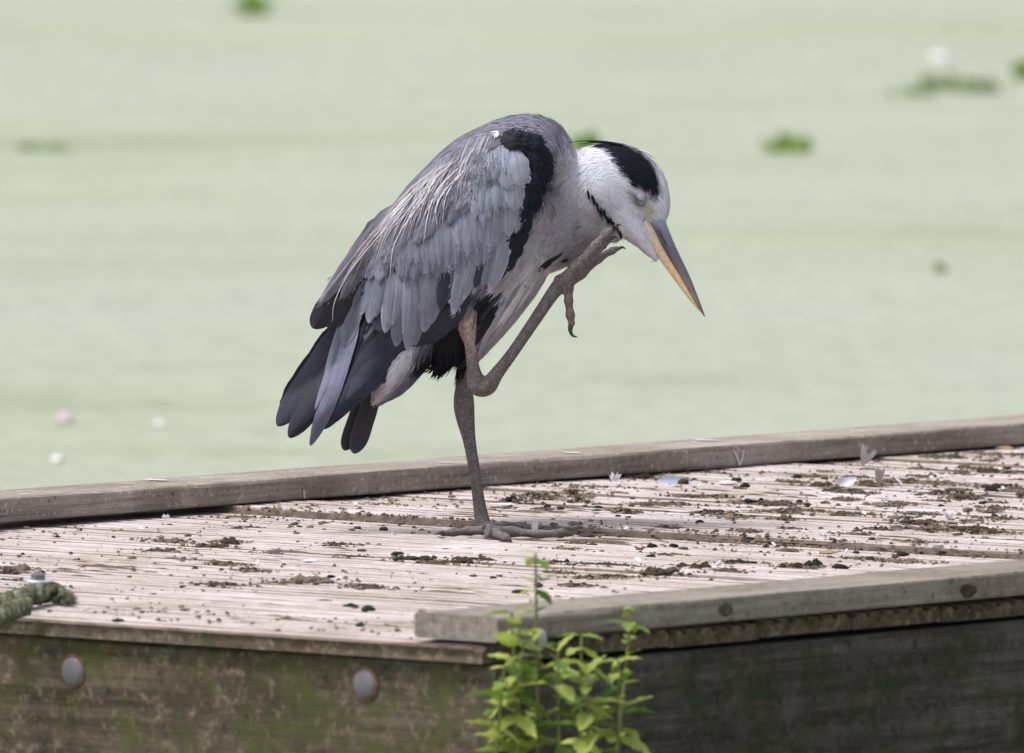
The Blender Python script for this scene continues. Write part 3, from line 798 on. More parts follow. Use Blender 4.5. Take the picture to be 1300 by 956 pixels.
# long grey tertials
wf(458, 352, 394, 566, 23, layer=2.6, col=(142, 143, 160), bend=-7, tip=0.4, nt=24, tipcol=(104, 104, 122))
wf(452, 372, 411, 500, 14, layer=2.3, col=(120, 120, 134), bend=3, tip=0.5)
wf(447, 385, 400, 520, 13, layer=2.2, col=(130, 132, 146), bend=-3, tip=0.5)
wf(470, 345, 437, 440, 25, layer=3.0, col=(128, 128, 142), bend=4, tip=0.45)
wf(456, 326, 397, 417, 34, layer=3.4, col=(58, 53, 60), bend=-4, tip=0.3)
wf(466, 340, 417, 418, 28, layer=3.2, col=(50, 46, 54), bend=0, tip=0.35)
wf(470, 290, 406, 386, 19, layer=4.4, col=(134, 128, 138), bend=-3, tip=0.5)
wf(480, 295, 432, 380, 18, layer=4.5, col=(122, 118, 128), bend=-3, tip=0.5)
# greater coverts
for a in [(646, 272, 622, 369, 25, 4.1, (160, 160, 172)), (621, 304, 603, 366, 17, 3.5, (62, 64, 76)), (608, 284, 588, 381, 22, 3.6, GREY), (594, 302, 575, 399, 22, 3.9, (152, 153, 166)), (566, 330, 559, 394, 19, 3.35, (62, 64, 78)),
          (552, 322, 538, 422, 29, 3.0, (146, 145, 157)), (522, 330, 518, 446, 27, 2.9, (140, 140, 153)), (508, 352, 503, 440, 24, 2.1, (112, 113, 127)), (496, 340, 489, 423, 21, 3.1, (134, 134, 147)),
          (482, 344, 468, 411, 18, 3.2, (130, 130, 143)), (474, 348, 458, 400, 16, 3.4, (126, 126, 139)), (628, 268, 600, 374, 16, 2.8, (138, 139, 152)), (536, 335, 530, 425, 20, 2.5, (120, 120, 134)), (578, 318, 552, 400, 20, 2.6, (124, 124, 138))]:
    if min(a[6]) > 100:
        du = rng.choice((-9, 9)); wf(a[0] + du, a[1] + 4, a[2] + du, a[3] - rng.uniform(6, 14), a[4] * .72, layer=a[5] - .25, col=shift(a[6], rng.choice((-12, -6, 6))), edge=0.5, tip=0.5, bend=rng.uniform(-3, 2))
    wf(*a[:4], a[4] * .92, layer=a[5], col=tuple(x * .97 for x in a[6]), edge=0.62, tip=0.5, bend=rng.uniform(-3, 1), tipcol=tuple(min(255, x + 4) for x in a[6]))
# median coverts
for a in [(596, 246, 594, 323, 35, 4.6, (152, 153, 168)), (628, 244, 621, 315, 30, 4.8, (158, 159, 172)), (647, 238, 646, 300, 24, 4.4, (164, 165, 178)), (565, 268, 570, 342, 28, 4.2, (138, 138, 152)), (538, 278, 541, 348, 28, 4.1, (134, 133, 146)),
          (512, 285, 510, 352, 26, 4.0, (128, 127, 139)), (580, 262, 580, 346, 26, 4.0, (142, 142, 156)), (611, 260, 606, 338, 26, 4.2, (148, 149, 163)), (488, 300, 480, 358, 24, 4.0, (122, 121, 133)), (552, 290, 556, 352, 24, 3.8, (128, 128, 141)), (524, 300, 526, 356, 22, 3.8, (124, 123, 135))]:
    for du in (-10, 9):
        wf(a[0] + du, a[1] + rng.uniform(-8, 6), a[2] + du * 1.1, a[3] - rng.uniform(2, 16), a[4] * .66, layer=a[5] + rng.uniform(-.3, .3), col=shift(a[6], rng.randint(-9, 7)), edge=0.30, tip=0.55, bend=rng.uniform(-3, 3))
    wf(*a[:4], a[4] * .86, layer=a[5], col=a[6], edge=0.40, tip=0.5, bend=rng.uniform(-2, 2))
# lesser coverts, small and overlapping
row = 0
for (cu_, cv_, n_, du, dv) in [(586, 244, 5, 16.5, -3), (592, 224, 5, 16, -3), (600, 205, 4, 17, -2), (622, 196, 3, 14, 0), (612, 262, 3, 16, -4)]:
    for k in range(n_):
        u = cu_ + du * k + rng.uniform(-3, 3); v_ = cv_ + dv * k + rng.uniform(-3, 3)
        g = rng.randint(-6, 8); f_ = 0.5 + 0.5 * k / n_
        for du in (-5, 5): wf(u + du, v_ - 16 + rng.uniform(-5, 5), u + du - 2 + 3 * f_, v_ + 18 + rng.uniform(-6, 4), 15, layer=5.0 + 0.35 * row + 0.1 * k, col=(146 + 12 * f_ + g, 148 + 12 * f_ + g, 162 + 11 * f_ + g), edge=0.10, tip=0.6, nt=10, nsx=7)
    row += 1
wf(638, 178, 640, 264, 40, layer=4.7, col=(158, 160, 174), tip=0.5); wf(612, 184, 610, 266, 38, layer=4.6, col=(150, 151, 165), tip=0.5); wf(590, 200, 588, 272, 34, layer=4.5, col=(142, 142, 156), tip=0.5)
wf(654, 190, 662, 238, 28, layer=6.6, col=(168, 169, 182), tip=0.5, edge=0.2); wf(650, 218, 655, 267, 27, layer=6.0, col=(164, 166, 179), tip=0.5, edge=0.25)
wf(640, 196, 645, 240, 26, layer=6.3, col=(166, 168, 182), tip=0.5)
wf(630, 190, 627, 228, 22, layer=6.4, col=(146, 146, 160), tip=0.5)
# black crescent at the bend of the wing
CR = [(634, 176), (656, 176), (676, 182), (687, 198), (688, 218), (680, 244), (669, 270), (657, 300), (646, 328)]
crs = catmull(CR, 6)
crs += [np.array(q_) for q_ in ((642, 336), (638, 345), (635, 352), (632, 358))]
for i, p_ in enumerate(crs[:-4]):
    for q_ in (-5.5, 0, 5.5):
        d_ = crs[min(i + 4, len(crs) - 1)] - p_; d_ /= np.hypot(*d_)
        u = p_[0] - d_[1] * q_ + rng.uniform(-2, 2); v_ = p_[1] + d_[0] * q_ + rng.uniform(-2, 2)
        L_ = 24 + rng.uniform(-3, 6)
        if i % 2 == (q_ == 0): continue
        an = rng.uniform(-.2, .2); d2 = (d_[0] * math.cos(an) - d_[1] * math.sin(an), d_[0] * math.sin(an) + d_[1] * math.cos(an))
        wf(u, v_, u + d2[0] * L_, v_ + d2[1] * L_, 13, layer=7.2 - 0.10 * i, col=rng.choice([(30, 33, 45), (36, 42, 58), (26, 28, 38)]), tip=0.55, nt=8, nsx=5, edge=0.2)
# scapular and back feathers forming the bird's upper outline
for i in range(56):
    t_ = i / 55
    u = 640 - 152 * t_ + rng.uniform(-14, 10); v_ = 168 + 112 * t_ ** 1.05 + rng.uniform(-6, 34)
    L_ = 38 + 26 * t_ + rng.uniform(-6, 8); an = R(132 + rng.uniform(-14, 10) - 10 * t_)
    g = rng.randint(-9, 9)
    wf(u, v_, u + L_ * math.cos(an), v_ + L_ * math.sin(an), 17 + 5 * t_, layer=4.2 + 1.4 * (1 - t_) + rng.uniform(0, .8), col=(126 + g, 122 + g, 134 + g), tip=0.6, nt=10, nsx=7, edge=0.16)
SOFT_TUFT = True
# soft barbs fringing the coverts (uncountable)
def fringe(objs, n_):
    VV_, FF_, CC_ = [], [], []
    for o_ in objs:
        me_ = o_.data; k_ = len(me_.vertices); ca_ = me_.color_attributes['col'].data
        nsx_ = NSX[me_.name]
        nt_ = k_ // nsx_ - 1
        for _ in range(n_):
            i_ = rng.randint(nt_ // 3, nt_); j_ = rng.choice([0, nsx_ - 1]) if rng.random() < .35 else rng.randint(0, nsx_ - 1)
            p_ = me_.vertices[i_ * nsx_ + j_].co; a_ = me_.vertices[max(0, i_ - 2) * nsx_ + j_].co
            d_ = p_ - a_
            if d_.length < 1e-5: continue
            d_.normalize(); c__ = me_.vertices[i_ * nsx_ + nsx_ // 2].co; out = p_ - c__
            if out.length > 1e-5: d_ = (d_ + out.normalized() * .35).normalized()
            p_ = p_ + Vector((rng.gauss(0, .0015), -.0004, rng.gauss(0, .0015)))
            L_ = rng.uniform(.002, .008); s_ = d_.cross(Vector((0, 1, 0))).normalized() * rng.uniform(.00025, .0006); q_ = len(VV_)
            VV_ += [p_ - s_, p_ + s_, p_ + d_ * L_ + Vector((0, -.0006, 0))]; FF_.append((q_, q_ + 1, q_ + 2))
            cl = np.array(ca_[i_ * nsx_ + j_].color[:3]) * rng.uniform(.9, 1.18); CC_ += [cl] * 3
    o_ = obj('covert_barbs', make_mesh('covert_barbs', VV_, FF_, M['strand'], CC_), wing); o_['kind'] = 'stuff'
fringe(SOFT, 40)
# far wing, mostly hidden
wing2 = feather('wing', 690, 168, 440, 470, 140, -2.2, (96, 96, 108), heron, bend=12, tip=0.5, nt=24, nsx=21, side=1)
for a in [(452, 392, 356, 530, 36, 0.0, DK), (470, 400, 378, 545, 34, .4, BK), (500, 410, 414, 532, 34, .8, DK), (540, 400, 440, 500, 36, 1.2, DK), (580, 390, 480, 468, 34, .8, DK), (470, 345, 437, 440, 40, 2, MG), (520, 320, 500, 430, 44, 2.4, MG), (570, 300, 550, 410, 44, 2.6, GREY), (615, 270, 595, 375, 44, 2.8, GREY), (500, 270, 450, 350, 44, 3.2, MG), (550, 220, 510, 310, 50, 3.6, MG), (600, 190, 575, 290, 56, 3.8, GREY), (645, 180, 630, 290, 50, 4, GREY)]:
    feather('feather', *a[:5], layer=a[5], col=a[6], parent=wing2, side=1, tip=0.36)
# tail
for a in [(472, 470, 437, 572, 22, .004, (50, 48, 54)), (480, 470, 449, 576, 24, -.004, (66, 63, 68)), (478, 468, 444, 568, 24, .010, BK)]:
    feather('tail_feather', *a[:5], 0, a[6], heron, ybase=a[5], side=-1, tip=0.22, bend=-2, edge=0.3)
# long pale breast plumes and the dark streaked feathers beside the thigh
for i in range(30):
    t_ = i / 29
    u0 = 690 - 55 * t_ + rng.uniform(-6, 6); v0 = 330 + 30 * t_ + rng.uniform(-8, 8)
    L_ = 62 + rng.uniform(-8, 20); an = R(128 - 16 * t_ + rng.uniform(-6, 6))
    g = rng.randint(-14, 10); cc_ = (212 + g, 203 + g, 202 + g)
    if i % 9 == 4: cc_ = (150, 144, 150)
    feather('breast_plume', u0, v0, u0 + L_ * math.cos(an), v0 + L_ * math.sin(an), 8 + rng.uniform(0, 4), 0, cc_, heron, ybase=-0.046 + 0.03 * abs(t_ - .45) + rng.uniform(-.002, .002), tip=0.7, nt=10, nsx=5, bend=rng.uniform(-4, 4))
for (u0, v0, u1, v1, w_, cc_) in [(632, 366, 606, 398, 10, (38, 40, 50)), (636, 372, 609, 408, 9, (60, 66, 80)), (628, 378, 605, 412, 9, (30, 32, 40)), (640, 376, 616, 414, 7, (206, 202, 208)), (630, 372, 608, 392, 5, (214, 210, 214)), (634, 384, 610, 424, 9, (36, 38, 46)), (642, 384, 612, 436, 9, (186, 178, 182)), (637, 395, 607, 450, 10, (170, 162, 168)), (628, 400, 602, 440, 9, (34, 34, 42))]:
    feather('breast_plume', u0, v0, u1, v1, w_, 0, cc_, heron, ybase=-0.047 - rng.uniform(0, .004), tip=0.7, nt=10, nsx=5, bend=2)
for (u0, v0, u1, v1) in [(714, 322, 690, 338), (706, 326, 680, 344), (722, 330, 712, 333), (700, 334, 684, 345), (668, 362, 656, 384)]:
    feather('breast_plume', u0, v0, u1, v1, 4.5, 0.6, (36, 36, 44), heron, ybase='skin', tip=0.7, nt=8, nsx=5)
# black dashes down the fore-neck
# thin strands: scapular plumes, crest
def strand(name, pts, r0, col, parent, y_of):
    pp = catmull([(u, v_) for u, v_ in pts], 5); n_ = len(pp)
    path = [(P(q_[0], q_[1], y_of(q_[0], q_[1])), r0 * min(1, .15 + 4 * i / n_) * (1 - 0.85 * i / (n_ - 1)), r0 * min(1, .15 + 4 * i / n_) * (1 - 0.85 * i / (n_ - 1)) * .6) for i, q_ in enumerate(pp)]
    V, F = loft(path, 6, 1); V = hv(V)
    return obj(name, make_mesh(name, V, F, M['strand'], [pig(col)] * len(V)), parent)
plum = lambda u, v_: -(wing_half(u, v_) + 0.0215)
HAND = [((560, 208), (500, 262), (405, 382)), ((566, 208), (510, 250), (430, 362)), ((572, 210), (505, 262), (462, 338)), ((575, 205), (530, 250), (497, 318)), ((570, 215), (512, 275), (478, 364)), ((560, 225), (505, 300), (494, 356)),
        ((540, 225), (468, 302), (404, 384)), ((545, 225), (474, 302), (431, 362)), ((520, 255), (452, 334), (426, 380), (422, 409)), ((590, 205), (550, 250), (537, 313)), ((596, 208), (568, 245), (561, 287)), ((592, 212), (556, 255), (555, 293)),
        ((535, 232), (480, 292), (440, 345)), ((580, 200), (540, 232), (510, 300)), ((585, 198), (548, 235), (524, 300))]
for k in range(16):
    an = R(rng.uniform(100, 200)); tu, tv = 631 + rng.uniform(-3, 3), 168 + rng.uniform(-2.5, 2.5); strand('white_tuft', [(tu, tv), (tu + 3 * math.cos(an), tv + 3 * math.sin(an)), (tu + 7 * math.cos(an), tv + 6.5 * math.sin(an))], .0017, (232, 228, 238), wing, lambda u, v_: -(wing_half(u, v_) + .0245))
for h_ in HAND: strand('plume', h_, 0.0012, (232, 226, 232), wing, plum)
BACKU, BACKV = (380, 395, 430, 470, 520, 560, 600, 640, 700), (425, 405, 336, 283, 229, 193, 167, 152, 160)
def outside(u, v_): return v_ < np.interp(u, BACKU, BACKV)
for i in range(260):
    f_ = rng.random(); u = 480 + 146 * f_; v_ = 262 - 96 * f_ + rng.uniform(-22, 40) * (1 - .3 * f_)
    L_ = (96 - 40 * f_) * rng.uniform(.6, 1.1); an = R(129 - 24 * f_ + rng.uniform(-3, 3))
    g = rng.choice([-75, -66, -60, -50, -45, -30, -12, 5]); mid = (u + L_ * .5 * math.cos(an + .10), v_ + L_ * .5 * math.sin(an + .10))
    tip_p = (u + L_ * math.cos(an - .05), v_ + L_ * math.sin(an - .05))
    if outside(u, v_ - 5) or outside(mid[0], mid[1] - 3) or outside(*tip_p): continue
    strand('plume', [(u, v_), mid, (u + L_ * math.cos(an - .05), v_ + L_ * math.sin(an - .05))], rng.uniform(.0005, .0011), (214 + g, 208 + g, 217 + g), wing, plum)
for i in range(11):
    u = 746 + 4.0 * i + rng.uniform(-1.5, 1.5); v_ = 243 + 4.9 * i + rng.uniform(-3, 3)
    for k in range(7):
        du, dv = rng.uniform(-1.6, 1.6), rng.uniform(-2, 2); L_ = rng.uniform(9, 15)
        strand('neck_streak', [(u + du, v_ + dv), (u + du + 1.2, v_ + dv + L_ * .5), (u + du + 3 + rng.uniform(-1, 1), v_ + dv + L_)], rng.uniform(.0009, .0013), (24, 22, 30), heron, lambda a_, b_: body_y(a_, b_) - .0045)
for pts, r_ in [([(800, 186), (770, 180), (740, 179), (716, 182)], .0017), ([(800, 188), (772, 182), (752, 181), (736, 183)], .0018), ([(805, 190), (780, 183), (760, 180), (746, 180)], .0022), ([(795, 192), (775, 186), (758, 185), (750, 188)], .002)]:
    strand('crest_plume', pts, r_, (24, 25, 32), heron, lambda u, v_: -0.010 - max(0, 740 - u) * .0009)
strand('crest_plume', [(832, 202), (820, 193), (808, 190)], .0022, (236, 232, 240), heron, lambda u, v_: -0.008)
# bill
def mandible(name, rows, mat=M['bill']):
    """rows: (top pixel, bottom pixel, half breadth m); halves of a spear"""
    V, C_, F = [], [], []; n_ = 14
    rr = catmull([(*a, *b, w, *pig(ca), *pig(cb)) for a, b, w, ca, cb in rows], 6)
    for q_ in rr:
        a, b, w = q_[0:2], q_[2:4], q_[4]; m_ = (a + b) / 2
        for k in range(n_):
            an = 2 * math.pi * k / n_; f_ = 0.5 + 0.5 * math.cos(an)
            uv_ = b + (a - b) * f_; prof = abs(math.sin(an)) ** 0.8 * math.copysign(1, math.sin(an))
            V.append(P(uv_[0], uv_[1], -w * prof) - HINV); C_.append(q_[5:8] * f_ + q_[8:11] * (1 - f_))
    m = len(rr)
    for i in range(m - 1):
        for k in range(n_):
            k2 = (k + 1) % n_; F.append((i * n_ + k, i * n_ + k2, (i + 1) * n_ + k2, (i + 1) * n_ + k))
    F.append(tuple(range(n_ - 1, -1, -1))); F.append(tuple((m - 1) * n_ + k for k in range(n_)))
    return obj(name, make_mesh(name, V, F, mat, C_), heron)
gb, gd_, orr, pk = (146, 156, 182), (112, 112, 134), (242, 212, 164), (238, 216, 202)
up_ = mandible('upper_bill', [((843, 268), (820, 277), .0095, gb, (200, 190, 160)), ((846, 283), (831, 291), .0095, gb, (140, 142, 160)), ((858, 313), (845, 319), .008, gd_, (104, 104, 124)), ((875, 349), (865, 353), .0055, (104, 102, 122), (150, 134, 134)), ((887, 379), (881, 382), .003, (110, 102, 116), (170, 146, 130)), ((895.5, 402.5), (894.5, 402), .0005, (80, 74, 84), (100, 90, 90))])
lo_ = mandible('lower_bill', [((824, 280), (812, 284), .008, pk, pk), ((831.5, 291), (820, 299), .0090, pk, pk), ((845.5, 319), (835.5, 327), .0076, (240, 204, 164), (240, 210, 180)), ((865.5, 353), (854, 352.5), .0054, orr, orr), ((881.5, 382), (873, 378), .003, orr, (244, 210, 158)), ((894.5, 401.8), (893.5, 401.2), .0004, (190, 160, 130), (210, 180, 140))])
V, F = loft([(P(835, 291, -.0098), .0008, .0005), (P(840, 300, -.0094), .0011, .0006), (P(846, 312, -.0084), .0007, .0004)], 8, 3)
obj('nostril', make_mesh('nostril', hv(V), F, M['claw']), up_)
# closed eye
V, F = loft([(P(810, 246, -.0195), .001, .001), (P(811.5, 248.5, -.0215), .0045, .003), (P(814, 253, -.0216), .0056, .0038), (P(816, 257, -.0212), .0045, .003), (P(817.5, 259.5, -.0195), .001, .001)], 16, 5, YAX)
eye = obj('eye', make_mesh('eye', hv(V), F, M['eyelid']), heron); eye['label'] = 'closed eye with pale blue grey lid'
V, F = loft([(P(806, 249, -.0238), .0005, .0004), (P(812, 254.5, -.0256), .0007, .0006), (P(817.5, 256, -.0246), .0004, .0004)], 8, 4)
V2, F2 = loft([(P(814 + 8.6 * math.sin(q_) * .78 + 1.5 * math.cos(q_), 253 - 8.6 * math.cos(q_), -.0212 - .0012 * abs(math.sin(q_))), .0011, .0011) for q_ in np.linspace(0, 6.283, 14)], 6, 2)
obj('eye_rim', make_mesh('eye_rim', hv(V2), F2, M['rim']), eye)
obj('lid_line', make_mesh('lid_line', hv(V), F, M['claw']), eye)
# claws
def claw(pts, r):
    V, F = loft([(p_, r * (1 - .85 * i / (len(pts) - 1)), r * (1 - .85 * i / (len(pts) - 1)) * .8) for i, p_ in enumerate(pts)], 10, 4)
    obj('claw', make_mesh('claw', hv(V), F, M['claw']), heron)
claw([P(725.5, 410, -.050), P(724, 419, -.051), P(727, 426, -.051), P(733, 428, -.050)], .0042)
claw([P(778, 291, -.053), P(784, 286, -.049), P(788, 285, -.044)], .0035)
claw([P(773, 305, -.048), P(780, 301, -.046), P(784, 302, -.042)], .003)
claw([P(782, 317, -.035), P(790, 314, -.033), P(794, 316, -.029)], .003)
claw([G(562, 676.5, zb + .007), G(556, 677, zb + .006), G(552, 679, zb + .002)], .0032)
claw([G(719, 677.5, zb + .006), G(725, 679, zb + .004), G(728, 681, zb + .001)], .0035)
claw([G(680, 670, zb + .006), G(686, 671, zb + .004), G(689, 672, zb + .001)], .003)
claw([G(646, 683.5, zb + .006), G(648, 686, zb + .004), G(650, 688, zb + .001)], .0034)
# ------------------------------------------------------------------ litter on the deck
def clod_mesh(name, seed, mat, sub=2, flat=0.5, rough=0.35):
    bm = bmesh.new(); bmesh.ops.create_icosphere(bm, subdivisions=sub, radius=1)
    for v_ in bm.verts:
        p = v_.co.copy(); d_ = 1 + rough * (nz(p.x * 1.6 + seed, p.y * 1.6, p.z * 1.6) + 0.6 * nz(p.x * 4 + seed, p.y * 4, p.z * 4 + 3))
        v_.co = Vector((p.x * d_, p.y * d_, max(p.z * d_ * flat, -0.25 * flat)))
    me = bpy.data.meshes.new(name); bm.to_mesh(me); bm.free(); me.materials.append(M[mat])
    me.polygons.foreach_set('use_smooth', [sub > 2] * len(me.polygons)); return me
def cake_mesh(name, seed, mat):
    """a flat crumbled cake of trodden dirt: a cluster of lumps fused into one piece"""
    bm = bmesh.new(); r_ = random.Random(seed)
    for k in range(16):
        m_ = Matrix.Translation((r_.gauss(0, .42), r_.gauss(0, .32), 0)) @ Matrix.Rotation(r_.uniform(0, 6), 4, 'Z') @ Matrix.Diagonal((r_.uniform(.15, .42), r_.uniform(.12, .3), r_.uniform(.06, .2), 1))
        g = bmesh.ops.create_icosphere(bm, subdivisions=1, radius=1, matrix=m_)
        for v_ in g['verts']: v_.co += Vector((nz(v_.co.x * 5, v_.co.y * 5, seed), nz(v_.co.y * 5, v_.co.z * 5, seed + 4), .6 * nz(v_.co.z * 9, v_.co.x * 5, seed + 7))) * 0.09
        for v_ in g['verts']: v_.co.z = max(v_.co.z, -0.03)
    me = bpy.data.meshes.new(name); bm.to_mesh(me); bm.free(); me.materials.append(M[mat]); return me
CL = {m_: [clod_mesh('dirt_clod', i * 7.3 + k * 31, m_, 2, 0.6) for i in range(4)] for k, m_ in enumerate(('dry_dirt', 'brown_dirt', 'dark_dropping', 'green_dropping', 'grey_stone', 'buff_chip'))}
CK = {m_: [cake_mesh('dirt_cake', i * 5 + k * 50, m_) for i in range(4)] for k, m_ in enumerate(('dry_dirt', 'brown_dirt', 'dark_dropping', 'green_dropping'))}
def place(name, me, u, v_, wpx, hpx, label, cat, group, ang=None, sq=None):
    """wpx wide, hpx high in the photograph; depth about as the width"""
    p = deck_point(u, v_ + hpx * 0.4); s = (p - CAM).length / FPX
    o = obj(name, me, None, p + Vector((0, 0, -0.0005)))
    o.scale = (wpx * s * .5, wpx * s * .5 * (sq or rng.uniform(.7, 1.1)), max(hpx * s * (3.4 if name == 'dirt_cake' else .8), .0015))
    o.rotation_euler = (0, 0, rng.uniform(-.5, .5) if ang is None else ang)
    return tag(o, label, cat, group)
CAKE = ('loose flat cake of trodden brown dirt on the deck boards', 'dirt', 'cakes of trodden dirt on the deck')
CLOD = ('small crumbly clod of brown dirt lying on the deck boards', 'dirt', 'small dirt clods on the deck')
DROP = ('small dark bird dropping lying on the deck boards', 'dropping', 'dark droppings on the deck')
def zone(u, v_):
    a, c_, _ = jloc(G(u, v_))
    if c_ > cf - 0.36: return 'along the far kerb'
    if c_ < 0.5: return 'beside the near kerb rail'
    return 'on the boards beyond the packed dirt ridge' if a > ridge_a else 'on the boards before the packed dirt ridge'
ridge_a = STEPK * (BW_ + GAP) - .006
TONE = {'dry_dirt': 'pale dry', 'brown_dirt': 'brown', 'dark_dropping': 'blackish', 'green_dropping': 'greenish dark'}
for (u, v_, w_, h_, m_) in [(215, 684, 60, 9, 'dry_dirt'), (265, 690, 50, 10, 'brown_dirt'), (310, 668, 44, 8, 'brown_dirt'), (290, 683, 30, 13, 'brown_dirt'), (205, 697, 44, 8, 'dry_dirt'), (345, 700, 50, 7, 'dry_dirt'), (290, 713, 36, 8, 'brown_dirt'), (320, 721, 36, 9, 'brown_dirt'), (390, 733, 90, 12, 'dry_dirt'),
        (280, 739, 46, 8, 'brown_dirt'), (428, 689, 46, 6, 'brown_dirt'), (450, 705, 34, 8, 'brown_dirt'), (466, 742, 36, 8, 'dry_dirt'), (520, 706, 60, 9, 'green_dropping'), (600, 708, 70, 9, 'brown_dirt'), (560, 712, 50, 8, 'brown_dirt'), (20, 718, 70, 14, 'dry_dirt'), (20, 735, 50, 8, 'brown_dirt'), (60, 742, 40, 6, 'dry_dirt'), (10, 722, 40, 14, 'dry_dirt'),
        (705, 711, 36, 11, 'dark_dropping'), (745, 714, 60, 9, 'green_dropping'), (790, 716, 50, 8, 'brown_dirt'), (711, 724, 22, 8, 'brown_dirt'), (745, 730, 30, 9, 'dark_dropping'), (735, 740, 34, 8, 'green_dropping'), (775, 729, 44, 8, 'brown_dirt'), (840, 722, 60, 14, 'dry_dirt'), (890, 716, 70, 13, 'brown_dirt'), (935, 711, 50, 9, 'dark_dropping'), (920, 722, 60, 9, 'dry_dirt'), (848, 702, 30, 7, 'brown_dirt'),
        (1030, 712, 56, 17, 'dark_dropping'), (1010, 716, 40, 12, 'brown_dirt'), (1103, 707, 40, 6, 'green_dropping'), (1175, 660, 60, 9, 'brown_dirt'), (1180, 668, 50, 7, 'dry_dirt'), (1115, 668, 26, 10, 'brown_dirt'), (1085, 620, 30, 7, 'green_dropping'), (1100, 610, 34, 10, 'brown_dirt'), (1150, 608, 40, 10, 'brown_dirt'), (1220, 600, 50, 9, 'brown_dirt'), (1265, 615, 60, 8, 'dark_dropping'),
        (1255, 595, 40, 10, 'brown_dirt'), (1230, 668, 60, 6, 'brown_dirt'), (1270, 655, 40, 8, 'dry_dirt'), (1200, 577, 60, 8, 'green_dropping'), (1270, 575, 60, 9, 'green_dropping'), (1080, 650, 60, 7, 'dry_dirt'), (985, 636, 50, 9, 'brown_dirt'), (950, 634, 40, 9, 'dark_dropping'), (930, 652, 30, 6, 'brown_dirt'), (998, 654, 22, 10, 'dry_dirt'), (850, 637, 50, 7, 'brown_dirt'), (880, 628, 40, 6, 'green_dropping'),
        (910, 628, 24, 8, 'dark_dropping'), (815, 602, 50, 10, 'dark_dropping'), (650, 631, 26, 11, 'dark_dropping'), (674, 626, 24, 9, 'dark_dropping'), (690, 630, 28, 7, 'brown_dirt'), (735, 633, 22, 9, 'dark_dropping'), (725, 622, 40, 6, 'brown_dirt'), (740, 617, 60, 6, 'dry_dirt'), (820, 638, 30, 5, 'brown_dirt'), (1255, 672, 50, 7, 'dry_dirt'), (300, 655, 70, 6, 'dry_dirt'), (480, 640, 60, 6, 'dry_dirt'), (1150, 710, 70, 8, 'dry_dirt'), (720, 695, 40, 5, 'dry_dirt')]:
    place('dirt_cake', rng.choice(CK[m_]), u, v_, w_ * .78, h_ * .85, 'loose flat cake of %s dirt %s' % (TONE[m_], zone(u, v_)), 'dirt', '%s dirt cakes %s' % (TONE[m_], zone(u, v_)), ang=math.atan2(DC.y, DC.x) + rng.uniform(-.3, .3), sq=rng.uniform(.9, 1.6))
for (u, v_, w_, h_, m_) in [(445, 766, 20, 11, 'dark_dropping'), (467, 769, 20, 13, 'dark_dropping')]:
    place('dropping', CL[m_][0], u, v_, w_, h_, 'round dark green dropping, one of a pair side by side on bare boards', 'dropping', 'pair of round droppings')
place('dropping', CL['green_dropping'][1], 457, 790, 12, 8, 'single small green dropping beside the sawn end of the near kerb', 'dropping', None)
place('dropping', CL['dark_dropping'][2], 1066, 716, 22, 11, 'smooth round black dropping at the end of a dark dirt heap', 'dropping', None)
place('dirt_clod', CL['brown_dirt'][2], 292, 684, 24, 14, 'rounded brown clod in the dirt patch below the far kerb', 'dirt', None)
place('pebble', CL['grey_stone'][0], 728, 662, 16, 8, 'small blue grey pebble beyond the standing foot', 'pebble', None)
place('pebble', CL['grey_stone'][1], 1191, 692, 15, 6, 'flat blue grey pebble on pale grooved boards', 'pebble', None)
place('pebble', CL['buff_chip'][1], 926, 652, 16, 11, 'rounded reddish brown pebble on pale grooved boards', 'pebble', None)
place('wood_chip', CL['buff_chip'][2], 1052, 698, 26, 7, 'pale buff wood chip beside the black dirt heap', 'wood chip', None)
place('wood_chip', CL['buff_chip'][0], 1275, 566, 26, 9, 'orange brown chip of wood under the far kerb', 'wood chip', None)
